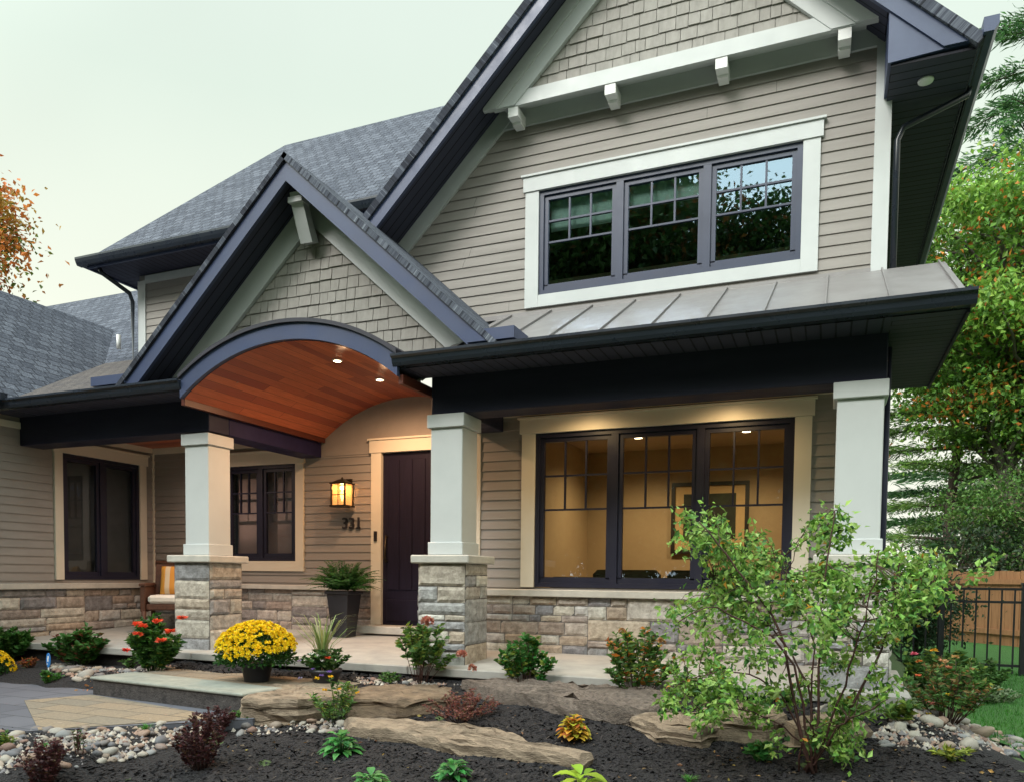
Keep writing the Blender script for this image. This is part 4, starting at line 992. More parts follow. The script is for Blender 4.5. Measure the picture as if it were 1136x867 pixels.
grock('rock_pale', 'pale flat stepping slab at the foot of the right stone pier', [(905, 768), (960, 761), (1003, 764), (1006, 774), (960, 780), (910, 782)], .06, 8, 2)
grock('rock_tan', 'tan boulder right behind the stems of the leafy shrub', [(868, 800), (905, 786), (955, 788), (968, 800), (930, 812), (880, 812)], .10, 9)
grock('rock_pale', 'small pale boulder by the lawn behind the pink flowers', [(1060, 758), (1080, 752), (1098, 760), (1090, 768), (1065, 768)], .12, 10, 2)
# river stones: six shapes, one object per stone
def ico(seed):
    import bmesh
    bm = bmesh.new(); bmesh.ops.create_icosphere(bm, subdivisions=2, radius=1)
    for v in bm.verts:
        nn = mnoise.noise(v.co*1.3+Vector((seed*7.1, 0, 0))); v.co *= 1+nn*.28; v.co.z *= .62; v.co.x *= 1.15
    me = bpy.data.meshes.new('river_stone'); bm.to_mesh(me); bm.free()
    me.polygons.foreach_set('use_smooth', [True]*len(me.polygons)); me.materials.append(MATS['river_stone']); return me
STM = [ico(i) for i in range(6)]
def inpoly(p, poly):
    x, y = p; c = False; j = len(poly)-1
    for i in range(len(poly)):
        a, b = poly[i], poly[j]
        if (a[1] > y) != (b[1] > y) and x < (b[0]-a[0])*(y-a[1])/(b[1]-a[1])+a[0]: c = not c
        j = i
    return c
def stone_bed(pix, n, s0, s1, label, group, fill=0):
    poly = [tuple(gpos(*p)[:2]) for p in pix]; P = np.array(poly); lo_, hi_ = P.min(0), P.max(0); placed = []; tries = 0
    while len(placed) < n and tries < 20000:
        tries += 1; p = rng.uniform(lo_, hi_)
        if not inpoly(p, poly): continue
        s = rng.uniform(s0, s1)*(.8+.9*rng.random()**3)
        if any((p[0]-q[0])**2+(p[1]-q[1])**2 < (.64*(s+q[2]))**2 for q in placed): continue
        placed.append((p[0], p[1], s))
        o = bpy.data.objects.new('river_stone', STM[rng.integers(6)]); C.objects.link(o)
        o.location = (p[0], p[1], float(hgt(*p))+s*.25); o.scale = (s*rng.uniform(.85, 1.2), s*rng.uniform(.8, 1.1), s*rng.uniform(.8, 1.15)); o.rotation_euler = (rng.normal(0, .2), rng.normal(0, .2), rng.uniform(0, 6.28))
        setp(o, label, 'stone', group)
    k = MB(); m = fill; q = []
    while len(q) < m:
        p = rng.uniform(lo_, hi_)
        if inpoly(p, poly): q.append(p)
    return np.array(q) if m else None
fillers = []
fillers.append(stone_bed([(0, 812), (60, 806), (150, 802), (215, 795), (262, 800), (225, 822), (150, 842), (85, 853), (0, 860)], 120, .022, .042, 'rounded river stone in the bed between the path and the black mulch', 'river stones beside the path', 900))
fillers.append(stone_bed([(255, 800), (300, 796), (360, 798), (392, 806), (372, 814), (300, 815), (258, 815)], 26, .024, .042, 'rounded river stone in the short row below the layered tan ledge rock', 'river stones under the ledge rock', 160))
fillers.append(stone_bed([(58, 724), (130, 720), (190, 722), (200, 740), (110, 752), (88, 756), (60, 744)], 50, .025, .05, 'pinkish grey river stone in the bed behind the stone step', 'river stones behind the step', 380))
fillers.append(stone_bed([(965, 815), (1000, 790), (1040, 792), (1090, 806), (1136, 822), (1136, 838), (1060, 835), (985, 830)], 88, .022, .048, 'rounded river stone in the strip between the mulch and the lawn', 'river stones along the lawn', 800))
fillers.append(stone_bed([(395, 752), (440, 746), (520, 748), (520, 757), (470, 760), (400, 760)], 20, .022, .04, 'small river stone scattered along the porch edge', 'river stones at the porch edge', 220))
k = MB()
for q in fillers:
    for p in q:
        s = rng.uniform(.011, .026); z = float(hgt(*p))+s*.5; a = rng.uniform(0, 6.28)
        c = np.array([(.34, .28, .23), (.25, .23, .22), (.40, .37, .33), (.30, .2, .16), (.18, .17, .18)][rng.integers(5)])
        V = [(p[0]+s*math.cos(a+i*1.2566)*rng.uniform(.7, 1.2), p[1]+s*math.sin(a+i*1.2566)*rng.uniform(.7, 1.2), z-s*.6) for i in range(5)]+[(p[0], p[1], z+s*.5)]
        k.add(V, [(i, (i+1) % 5, 5) for i in range(5)], col=tuple(c*rng.uniform(.8, 1.15)), smooth=True)
o = k.build('pebbles', 'chip'); setp(o, 'small pebbles filling the gaps between the river stones', 'pebbles', kind='stuff')

# bark chips on the mulch and fallen leaves
n = 26000; X = rng.uniform(-6.6, 1.7, n); Y = 3.0+2.9*rng.random(n)
ok = ~((X < -3.95) & (Y > 3.6) & (Y < 5.3)) & (X < np.interp(Y, [4, 4.9, 5.5, 6.2], [1.9, 1.2, .9, .9])); X, Y = X[ok], Y[ok]; n = len(X)
Z = hgt(X, Y)+bumpy(X, Y, .012)+.006; a = rng.uniform(0, 6.28, n); l = rng.uniform(.006, .026, n); wd = rng.uniform(.003, .008, n); ti = rng.normal(0, .35, n)
dx, dy, dz = np.cos(a)*l, np.sin(a)*l, np.sin(ti)*l; sx, sy = -np.sin(a)*wd, np.cos(a)*wd
V = np.stack([np.stack([X-dx-sx, Y-dy-sy, Z-dz], 1), np.stack([X+dx-sx, Y+dy-sy, Z+dz], 1), np.stack([X+dx+sx, Y+dy+sy, Z+dz+.004], 1), np.stack([X-dx+sx, Y-dy+sy, Z-dz+.004], 1)], 1).reshape(-1, 3)
pal = np.array([(.010, .009, .012), (.018, .016, .020), (.034, .029, .031), (.014, .012, .015), (.075, .06, .052)]); ix = rng.choice(5, n, p=[.4, .28, .16, .12, .04])
k = MB(); k.add(V, [(4*i, 4*i+1, 4*i+2, 4*i+3) for i in range(n)], col=[tuple(c) for c in pal[ix]]); o = k.build('mulch_chips', 'chip'); setp(o, 'black bark chips covering the garden bed', 'mulch', kind='stuff')

# ================================================================== POTS AND PLANTS
def pot(mb, c, r0, r1, h, square=False):
    if square:
        mb.hexa([(c[0]-r0, c[1]-r0, c[2]), (c[0]+r0, c[1]-r0, c[2]), (c[0]+r0, c[1]+r0, c[2]), (c[0]-r0, c[1]+r0, c[2])], [(c[0]-r1, c[1]-r1, c[2]+h), (c[0]+r1, c[1]-r1, c[2]+h), (c[0]+r1, c[1]+r1, c[2]+h), (c[0]-r1, c[1]+r1, c[2]+h)])
        a = r1+.015; mb.box(c[0]-a, c[0]+a, c[1]-a, c[1]+a, c[2]+h, c[2]+h+.035)
    else: mb.lathe([(r0*.98, 0), (r0, .01), (r1, h-.03), (r1+.012, h-.03), (r1+.012, h), (r1-.01, h), (r1-.02, h-.03)], c, 20)
fb = np.array((-5.26, 7.62, .07)); pf = thing('potted_fern', 'green fern in a tall black square planter beside the front door', 'potted plant', fb)
k = MB(); pot(k, fb, .10, .145, .50, True); k.build('planter', 'black_plastic', pf, bevel=.006)
k = MB(); k.box(fb[0]-.135, fb[0]+.135, fb[1]-.135, fb[1]+.135, .58, .607); k.build('soil', 'soil', pf)
k = MB(); S = MB()
for i in range(120):
    a = rng.uniform(0, 6.28); L_ = rng.uniform(.34, .60); el = rng.uniform(.35, 1.4); o = np.array([math.cos(a), math.sin(a), 0])
    b0 = fb+np.array([0, 0, .55])+o*.05
    P = np.array([b0+o*L_*s_*math.cos(el)+np.array([0, 0, L_*(s_*math.sin(el)*1.05-.42*s_*s_)]) for s_ in np.linspace(0, 1, 9)])
    S.tube(P, np.linspace(.003, .001, 9), 4)
    sd = np.array([-o[1], o[0], 0])
    for s_ in np.linspace(.10, 1, 24):
        q = s_*8; i0 = min(7, int(q)); p = P[i0]*(1-(q-i0))+P[i0+1]*(q-i0)
        D = np.stack([sd+o*.5-np.array([0, 0, .25]), -sd+o*.5-np.array([0, 0, .25])])
        k.leaves(np.stack([p, p]), D+rng.normal(0, .12, (2, 3)), .078*(1.05-.75*s_)*rng.uniform(.8, 1.2), .27, mixcols([(.035, .12, .022), (.055, .17, .032), (.022, .08, .018)], [3, 2, 2], 2))
S.build('stems', 'stem_green', pf); k.build('fronds', 'leaf', pf)

mb_ = np.array(list(gpos(287, 757)[:2])+[-.14]); mb_ = np.array([-4.58, 5.33, -.135])
pm = thing('potted_mum', 'round yellow chrysanthemum in a black nursery pot on the step edge', 'potted plant', mb_)
k = MB(); pot(k, mb_, .105, .13, .17); k.build('pot', 'black_plastic', pm)
k = MB(); n = 2600; D = rng.normal(0, 1, (n, 3)); D[:, 2] = np.abs(D[:, 2])*.8-.05; D /= np.linalg.norm(D, axis=1)[:, None]; rr = rng.uniform(.55, 1, n)[:, None]
P = mb_+np.array([0, 0, .17])+D*rr*np.array([.35, .31, .31]); k.leaves(P, D+rng.normal(0, .5, (n, 3)), rng.uniform(.03, .055, n), .55, mixcols([DKGREEN, GREEN, (.04, .13, .03)], [3, 2, 2], n)); k.build('foliage', 'leaf', pm)
k = MB(); cnt = 0
while cnt < 720:
    d = rng.normal(0, 1, 3); d[2] = abs(d[2]); d /= np.linalg.norm(d)
    lim = .42+.22*math.sin(math.atan2(d[1], d[0])*2.0+.5)+rng.normal(0, .05)
    if d[0] > .1 and d[1] < 0: lim += .12
    if d[2] < lim*.62: continue
    c = mb_+np.array([0, 0, .175])+d*np.array([.375, .34, .34])*rng.uniform(.96, 1.03); m_ = 9
    a = rng.uniform(0, 6.28)+np.arange(m_)*2.39996; e1 = np.cross(d, [0, 0, 1.01]); e1 /= np.linalg.norm(e1)+1e-6; e2 = np.cross(d, e1)
    k.leaves(np.repeat(c[None], m_, 0), np.cos(a)[:, None]*e1+np.sin(a)[:, None]*e2+d*rng.uniform(.1, 1.1, (m_, 1)), .026*rng.uniform(.8, 1.2), .7, jit((.86, .62, .012), m_, .12), .1); cnt += 1
k.build('flowers', 'petal', pm)

b = gpos(-14, 748); ym = thing('yellow_mum', 'yellow chrysanthemum clump in the black mulch left of the blue plant tag', 'flower', b)
k = MB(); n = 900; D = rng.normal(0, 1, (n, 3)); D[:, 2] = np.abs(D[:, 2])*.9; D /= np.linalg.norm(D, axis=1)[:, None]
k.leaves(b+D*rng.uniform(.5, 1, (n, 1))*np.array([.24, .22, .22]), D+rng.normal(0, .5, (n, 3)), rng.uniform(.03, .055, n), .55, mixcols([DKGREEN, GREEN], [2, 2], n)); k.build('foliage', 'leaf', ym)
k = MB()
for i in range(170):
    d = rng.normal(0, 1, 3); d[2] = abs(d[2])*1.1+.1; d /= np.linalg.norm(d); c = b+d*np.array([.26, .24, .26]); m_ = 8; a = rng.uniform(0, 6.28)+np.arange(m_)*2.39996
    e1 = np.cross(d, [0, 0, 1.01]); e1 /= np.linalg.norm(e1)+1e-6; e2 = np.cross(d, e1)
    k.leaves(np.repeat(c[None], m_, 0), np.cos(a)[:, None]*e1+np.sin(a)[:, None]*e2+d*rng.uniform(.1, 1, (m_, 1)), .027, .7, jit((.86, .58, .012), m_, .12), .1)
k.build('flowers', 'petal', ym)

# mixed planter
b = np.array([-4.02, 5.55, -.15]); mp = bush('mixed_planter', 'black pot of trailing flowers with pale striped grass right of the yellow mum', 'potted plant', b+np.array([0, 0, .11]), .44, .20, 26, 900, .034, [GREEN, LTGREEN, DKGREEN], [3, 2, 2], spread=.6, lowfrac=.1, up=.3)
k = MB(); pot(k, b, .10, .13, .13); k.build('pot', 'black_plastic', mp)
k = MB(); tuft(k, b+np.array([-.03, 0, .15]), .95, .72, 70, [(.30, .36, .14), (.42, .45, .24), (.17, .26, .07)], [2, 2, 2], .0065, .7); k.build('grass_blades', 'leaf', mp)
for (dx, dy, dz, c, r) in ((-.03, -.16, .27, WHITE, .028), (.04, -.15, .26, WHITE, .03), (.09, -.17, .22, WHITE, .026), (.12, -.13, .24, REDO, .034), (.15, -.16, .13, PURPLE, .03), (.10, -.2, .10, PURPLE, .026), (-.17, -.12, .20, (.42, .36, .6), .034), (-.13, -.18, .06, (.42, .36, .6), .026), (.02, -.2, .15, PURPLE, .022), (-.06, -.2, .22, WHITE, .022)):
    flower(mp, b+np.array([dx, dy, dz]), r, c, 9)

# red zinnias beside the left pier
z = bush('zinnia_plant', 'tall green plant with orange red flowers in front of the left stone pier', 'flower', (-5.95, 5.50, -.15), .48, .54, 30, 1700, .06, [GREEN, (.07, .19, .03), DKGREEN, YGREEN], [4, 3, 2, .5], .5, dome=True, lowfrac=.08)
for px, py in ((152, 692), (158, 694), (153, 703), (175, 689), (189, 700), (179, 710), (202, 685)):
    p = atY(px, py, 5.24+rng.uniform(-.04, .06)); flower(z, p, .055, REDO, 18); 
p = gpos(144, 735); z2 = bush('zinnia_plant', 'single red flower on a short stalk by the stone step', 'flower', p, .14, .20, 4, 60, .045, [GREEN, LTGREEN], [2, 1]); flower(z2, p+np.array([-.01, -.03, .20]), .05, (.72, .05, .03), 18)

B = bush
B('hydrangea', 'leafy green shrub with reddish leaves below the left wing window', 'shrub', gpos(88, 725), .62, .42, 24, 1000, .062, [GREEN, (.05, .17, .03), (.17, .06, .03)], [4, 3, 1.2], .62)
B('hydrangea', 'dark green leafy shrub at the far left edge of the bed', 'shrub', gpos(6, 728), .55, .40, 20, 800, .065, [GREEN, (.05, .17, .03)], [4, 3], .62)
h = B('hydrangea', 'hydrangea with a faded pink flower head at the base of the middle pier', 'shrub', gpos(466, 748), .54, .56, 20, 620, .055, [GREEN, LTGREEN, YGREEN], [3, 3, 1], .6, stem='stem', lowfrac=.35)
for px, py, r in ((474, 690, .058), (512, 726, .045), (524, 741, .038)): ballflower(h, atY(px, py, 5.55), r, [(.46, .15, .12), (.38, .16, .10), (.5, .24, .18)], 70)
B('hydrangea', 'upright bright green hydrangea against the stone base right of the middle pier', 'shrub', gpos(583, 746), .46, .47, 18, 640, .05, [(.05, .20, .04), GREEN, YGREEN], [4, 3, 1.2], .6, stem='stem', lowfrac=.25)
h = B('hydrangea', 'hydrangea with orange tinted leaves below the large lower window', 'shrub', gpos(706, 754), .64, .54, 24, 760, .05, [GREEN, LTGREEN, ORANGE, YGREEN], [4, 2, .8, 1], .6, stem='stem', lowfrac=.25)
for px, py, r in ((733, 712, .04), (690, 700, .03)): ballflower(h, atY(px, py, 5.6), r, [(.5, .25, .12), (.42, .28, .10)], 50)
B('burgundy_shrub', 'dark burgundy leafed shrub in the river stones left of the mulch centre', 'shrub', gpos(222, 852), .34, .36, 44, 1300, .024, [BURG, (.06, .022, .028), (.13, .045, .04), (.12, .07, .03)], [4, 3, 1.5, .7], .6, stem='stem', lowfrac=.12, srad=.003)
B('burgundy_shrub', 'dark burgundy leafed shrub at the lower left corner among river stones', 'shrub', gpos(52, 868), .33, .27, 40, 1000, .023, [BURG, (.06, .022, .028), (.13, .045, .04), (.12, .07, .03)], [4, 3, 1.5, .7], .6, stem='stem', lowfrac=.12, srad=.003)
B('burgundy_shrub', 'upper burgundy sprigs standing behind the larger burgundy shrub by the step', 'shrub', gpos(240, 812), .30, .20, 24, 560, .022, [BURG, (.10, .04, .04)], [4, 2], .6, stem='stem', srad=.003)
B('young_sapling', 'thin upright dark sprig in the river stones beside the tan path', 'plant', gpos(88, 838), .10, .22, 6, 90, .022, [BURG, GREEN, (.10, .14, .05)], [2, 2, 1], .5, stem='stem', dome=False)
B('spirea_shrub', 'low pinkish red twiggy shrub behind the long tan rock', 'shrub', gpos(512, 800), .62, .24, 46, 1000, .022, [(.28, .10, .09), (.22, .08, .07), (.16, .10, .05), (.34, .17, .13)], [3, 3, 2, 1], .5, stem='stem', lowfrac=.2, srad=.003)
ru = B('rudbeckia', 'loose plant with small yellow daisies behind the bright green broadleaf plant', 'flower', gpos(372, 800), .44, .34, 14, 260, .042, [LTGREEN, GREEN, YGREEN], [3, 2, 1], .4, lowfrac=.1)
for px, py in ((360, 765), (340, 776), (367, 750), (386, 772), (352, 752), (376, 764), (396, 768)): flower(ru, atY(px, py, 5.0+rng.uniform(-.1, .1)), .026, (.80, .48, .012), 10)
broad('broadleaf_plant', 'bright green broadleaf plant left of the long tan rock', 'plant', gpos(378, 838), .30, .13, 46, .095, .52, [(.07, .26, .06), (.10, .32, .09), (.05, .19, .05)], [3, 2, 2])
broad('broadleaf_plant', 'bright green broadleaf plant below the middle of the long tan rock', 'plant', gpos(502, 866), .27, .11, 42, .085, .52, [(.07, .26, .07), (.11, .33, .10), (.05, .19, .05)], [3, 2, 2])
broad('broadleaf_plant', 'pale green broadleaf plant at the bottom edge right of the burgundy shrub', 'plant', gpos(412, 876), .28, .09, 36, .085, .55, [(.16, .36, .12), (.10, .30, .09)], [3, 2])
broad('lime_plant', 'lime yellow broad leaved plant at the bottom centre of the bed', 'plant', gpos(645, 878), .26, .12, 16, .13, .5, [(.38, .50, .05), (.30, .46, .05)], [3, 2])
broad('coral_bells', 'orange and yellow leaved coral bells beside the grey rock', 'plant', gpos(636, 822), .34, .16, 90, .06, .9, [(.62, .30, .04), (.55, .42, .05), (.60, .20, .05), (.42, .42, .04)], [3, 3, 1.5, 2])
B('groundcover', 'small green seedling by the pale stones under the ledge rock', 'plant', gpos(262, 802), .22, .10, 12, 160, .035, [LTGREEN, GREEN], [2, 2], .5)
B('groundcover', 'small weedy sprig at the left end of the river stones', 'plant', gpos(6, 828), .16, .09, 9, 110, .03, [LTGREEN, YGREEN], [2, 2], .5)
B('groundcover', 'small green plant with yellow flowers under the blue plant tag', 'plant', gpos(52, 758), .26, .12, 12, 240, .034, [GREEN, (.06, .20, .03), YELLOW], [3, 3, .25], .5)
B('groundcover', 'low reddish plant in the mulch behind the left chrysanthemum', 'plant', gpos(34, 740), .30, .10, 14, 160, .03, [(.30, .09, .04), GREEN, ORANGE], [3, 1, .6], .5, stem='stem')
B('groundcover', 'low green sprig at the porch edge left of the hydrangea', 'plant', gpos(432, 757), .26, .09, 10, 150, .032, [GREEN, LTGREEN], [3, 1], .5)
B('groundcover', 'sparse green seedlings beside the leafy shrub', 'plant', gpos(846, 846), .20, .13, 10, 130, .045, [(.07, .26, .06), LTGREEN], [3, 1], .55)
B('groundcover', 'yellow green seedling in the stones along the lawn', 'plant', gpos(1054, 842), .26, .08, 9, 60, .05, [YGREEN, (.42, .40, .06)], [3, 1], .35)
B('groundcover', 'yellow and green leaved plant at the corner of the pale slab', 'plant', gpos(1000, 800), .24, .14, 9, 110, .06, [YGREEN, LTGREEN], [2, 3], .45)
for px, py, w, h_, n, lab in ((162, 812, .16, .09, 70, 'small bright green grass tuft in the river stones'), (764, 870, .16, .08, 60, 'small dark grass tuft at the bottom edge of the mulch'), (50, 830, .1, .06, 20, 'tiny grass tuft beside the burgundy shrub')):
    p = gpos(px, py); k = MB(); tuft(k, p, w, h_, n, [(.07, .24, .04), (.12, .30, .06)], [2, 1], .003, .6); o = k.build('grass_tuft', 'leaf', None, org=p); setp(o, lab, 'grass')

# right hand flower plants
cf = B('coneflower', 'flowering plant with pink and orange heads at the lawn corner of the house', 'flower', gpos(1048, 800), .62, .46, 40, 900, .045, [GREEN, LTGREEN, (.22, .14, .05), (.30, .16, .05)], [4, 2, 1.2, .8], .45, stem='stem', lowfrac=.25)
for px, py, c, r in ((1014, 725, (.55, .10, .16), .034), (1036, 721, (.70, .35, .03), .032), (1020, 733, ORANGE, .026), (1046, 733, (.62, .32, .16), .036), (1052, 740, (.55, .2, .10), .032), (1018, 749, (.55, .12, .05), .028), (1032, 780, (.62, .20, .18), .042), (1028, 776, (.70, .40, .05), .026), (1076, 742, (.40, .2, .08), .03), (1030, 792, YELLOW, .024), (1050, 770, YELLOW, .024), (1060, 728, (.55, .32, .12), .03)):
    flower(cf, atY(px, py, cf.location[1]-.12+rng.uniform(-.15, .2)), r, c, 12)
B('hydrangea', 'leafy green plant behind the pink flowers by the black fence', 'shrub', (1.05, 8.3, -.34), .8, .5, 26, 900, .07, [GREEN, LTGREEN, YGREEN], [3, 2, 1], .6)
B('silver_groundcover', 'pale grey green creeping plant spilling onto the lawn', 'plant', gpos(1102, 780), .50, .16, 40, 800, .03, [(.25, .34, .18), (.33, .40, .26), GREEN], [3, 2, 1], .5)
B('hydrangea', 'small green shrub standing in the lawn right of the flowers', 'shrub', gpos(1096, 768), .5, .34, 22, 500, .05, [GREEN, LTGREEN], [3, 1], .5)

# plant tag
p = gpos(54, 748); tg = thing('plant_tag', 'blue plant tag with white marks on a white stake in the left bed', 'sign', p); sc = scale_at(p)
k = MB(); zt = p[2]+.07; 
pts = [(p[0]+.028*math.cos(a)*(1 if abs(math.cos(a)) < .9 else 1), zt+.075+.072*math.sin(a)) for a in np.linspace(0, 2*math.pi, 20, endpoint=False)]
k.prism_y(pts, p[1]-.004, p[1]+.004); k.build('tag', 'sign_blue', tg)
k = MB(); k.box(p[0]-.007, p[0]+.007, p[1]-.003, p[1]+.003, p[2]-.05, zt+.02); k.build('stake', 'white_paint', tg)
k = MB(); k.box(p[0]-.010, p[0]+.008, p[1]-.007, p[1]-.0045, zt+.062, zt+.10); k.box(p[0]-.004, p[0]+.014, p[1]-.0072, p[1]-.0046, zt+.094, zt+.118); k.box(p[0]-.014, p[0]-.004, p[1]-.0071, p[1]-.0047, zt+.03, zt+.045); k.build('printed_mark', 'white_paint', tg)

# fallen leaves
for reg, n_, lab in (((-6.4, -5.5, 4.95, 5.35), 26, 'heap of fallen orange leaves at the foot of the stone step'),):
    k = MB(); P = np.stack([rng.uniform(reg[0], reg[1], n_), rng.uniform(reg[2], reg[3], n_), np.zeros(n_)], 1); P[:, 2] = hgt(P[:, 0], P[:, 1])+.025
    D = rng.normal(0, 1, (n_, 3)); D[:, 2] *= .25; k.leaves(P, D, rng.uniform(.03, .05, n_), .7, mixcols([(.55, .16, .04), (.40, .12, .05), (.5, .26, .08)], [2, 1, 1], n_)); o = k.build('fallen_leaves', 'leaf'); setp(o, 'fallen orange leaves scattered at the foot of the stone step', 'leaves', kind='stuff')
n_ = 260; P = np.stack([rng.uniform(-3.8, 1.0, n_), rng.uniform(4.0, 5.8, n_), np.zeros(n_)], 1); P[:, 2] = hgt(P[:, 0], P[:, 1])+.02; D = rng.normal(0, 1, (n_, 3)); D[:, 2] *= .25
k = MB(); k.leaves(P, D, rng.uniform(.015, .04, n_), .6, mixcols([(.35, .2, .07), (.22, .12, .06), (.5, .33, .1), (.12, .08, .05)], [1, 2, 1, 2], n_)); o = k.build('leaf_litter', 'leaf'); setp(o, 'dry brown leaves scattered over the black mulch', 'leaves', kind='stuff')

# ---- the big multi-stemmed shrub on the right
sb = np.array([-.07, 4.78, float(hgt(-.07, 4.78))]); ss = thing('leafy_shrub', 'large open multi stemmed green shrub in front of the right stone pier', 'shrub', sb)
def pz(px, py, dy=0): return atY(px, py, sb[1]+dy)
stems = [([(885, 800), (874, 730), (862, 690), (832, 648), (800, 610), (775, 578)], -.15, .011), ([(893, 790), (880, 735), (850, 700), (826, 690), (790, 668), (752, 690)], -.32, .009), ([(900, 810), (896, 760), (872, 715), (845, 680), (818, 640), (792, 640)], .12, .009),
    ([(906, 800), (908, 740), (911, 690), (915, 640), (921, 600), (926, 566)], .0, .010), ([(920, 805), (937, 760), (950, 715), (958, 690), (968, 650), (975, 610)], -.25, .008), ([(925, 815), (955, 765), (975, 725), (988, 690), (996, 640), (1002, 600)], .1, .010),
    ([(985, 700), (1002, 685), (1020, 670), (1040, 655), (1058, 650), (1068, 640)], .15, .006), ([(890, 815), (868, 770), (838, 748), (800, 745), (768, 752), (740, 762)], -.2, .007), ([(896, 830), (870, 805), (840, 790), (810, 785), (785, 790), (760, 782)], -.35, .006),
    ([(915, 830), (930, 805), (945, 795), (960, 790), (972, 782), (985, 775)], -.35, .006), ([(905, 835), (903, 815), (898, 800), (890, 790), (882, 782), (876, 770)], -.4, .006), ([(899, 760), (905, 715), (890, 680), (880, 650), (872, 628), (868, 610)], .2, .007)]
S = MB(); PL = []; DL = []; anchor = []
for pts, dy, r in stems:
    W = np.array([pz(px, py, dy*(i+1)/len(pts)) for i, (px, py) in enumerate(pts)])
    if pts[0] != (985, 700): W = np.vstack([sb+rng.normal(0, .03, 3)*np.array([1, 1, 0]), W])
    else: W = np.vstack([pz(982, 705, .07), W])
    t0 = np.linspace(0, 1, len(W)); t1 = np.linspace(0, 1, 16); Wd = np.stack([np.interp(t1, t0, W[:, j]) for j in range(3)], 1); Wd[1:-1] += rng.normal(0, .006, (14, 3))
    S.tube(Wd, np.linspace(r, r*.35, 16), 6); anchor += [(w_, i/15) for i, w_ in enumerate(Wd) if i > 4]
blobs = [(790, 592, 34, 300), (765, 600, 26, 110), (822, 612, 34, 240), (850, 640, 36, 280), (800, 650, 30, 180), (756, 688, 26, 160), (870, 668, 34, 230), (925, 588, 26, 190), (915, 632, 34, 240), (945, 655, 34, 220), (905, 690, 36, 210), (985, 625, 34, 240), (1012, 645, 30, 190), (1050, 648, 30, 170), (1030, 672, 28, 130), (968, 690, 34, 150), (800, 700, 32, 170), (775, 740, 34, 210), (745, 770, 28, 200), (810, 762, 36, 210), (850, 740, 32, 130), (790, 792, 30, 180), (838, 800, 26, 110), (880, 778, 26, 130), (915, 795, 34, 260), (950, 790, 28, 170), (940, 822, 20, 90), (985, 768, 26, 90), (930, 730, 30, 100), (845, 690, 30, 140), (895, 640, 22, 90), (1000, 700, 26, 70)]
A = np.array([a[0] for a in anchor])
for px, py, r, n_ in blobs:
    dy = rng.uniform(-.38, .30); c = pz(px, py, dy); rad = r*.0056
    near = A[np.argsort(np.linalg.norm(A-c, axis=1))[:6]]
    nt_ = max(3, n_//26)
    for j in range(nt_):
        a0 = near[rng.integers(len(near))]; q = c+rng.normal(0, .55, 3)*rad*np.array([1, 1.6, 1]); cv = curved(a0, q, .02, 6, .008); S.tube(cv, np.linspace(.0032, .0012, 6), 4)
        m_ = int(n_*1.85)//nt_; tt = rng.uniform(.45, 1.05, m_)[:, None]; PL.append(a0+(q-a0)*tt+rng.normal(0, .030, (m_, 3))); D = rng.normal(0, 1, (m_, 3)); D[:, 2] -= .35; DL.append(D)
PL = np.vstack(PL); DL = np.vstack(DL); n_ = len(PL)
k = MB(); k.leaves(PL, DL, rng.uniform(.025, .056, n_), .62, mixcols([(.24, .42, .08), (.34, .50, .14), (.12, .27, .06), (.26, .38, .09), (.60, .28, .04), (.045, .13, .035)], [4, 3, 2.5, 1.6, .12, 1], n_))
S.build('stems', 'stem', ss); k.build('foliage', 'leaf', ss)

# ================================================================== FENCES
bf = thing('metal_fence', 'black metal picket fence across the lawn beside the house', 'fence', (2.0, 11.05, -.35))
k = MB(); k.box(.42, 5.5, 11.03, 11.06, .69, .72); k.box(.42, 5.5, 11.03, 11.06, .53, .56); k.box(.42, 5.5, 11.03, 11.06, -.25, -.22); k.build('rail', 'black_metal', bf)
for i in range(37):
    x = .48+i*.136; bx('picket', 'black_metal', bf, x-.009, x+.009, 11.036, 11.054, -.33, .71)
for x in (.46, 1.33, 2.215, 4.05): k = MB(); k.box(x-.032, x+.032, 11.012, 11.078, -.5, .76); k.box(x-.04, x+.04, 11.004, 11.086, .761, .785); k.build('post', 'black_metal', bf)
wf = thing('wood_fence', 'warm brown board fence behind the black metal fence', 'fence', (3, 16, -.35))
def wfp(t): return np.array([1.0+t*.595, 18.67-t*.804])
k = MB(); d = np.array([.595, -.804]); nrm = np.array([-.804, -.595]); t = 0
while t < 7:
    a, b = wfp(t), wfp(t+.135); j = rng.uniform(0, .012)
    P = [a+nrm*j, b+nrm*j, b+nrm*(j+.02), a+nrm*(j+.02)]; zt = .98+rng.uniform(-.01, .01)
    k.hexa([(*p, -.45) for p in P], [(*p, zt) for p in P]); t += .142
k.build('boards', 'wood_fence', wf)
k = MB()
for z0, z1 in ((-.15, -.06), (.75, .84)):
    a, b = wfp(0), wfp(7); P = [a+nrm*.032, b+nrm*.032, b+nrm*.07, a+nrm*.07]; k.hexa([(*p, z0) for p in P], [(*p, z1) for p in P])
k.build('rail', 'wood_fence', wf)

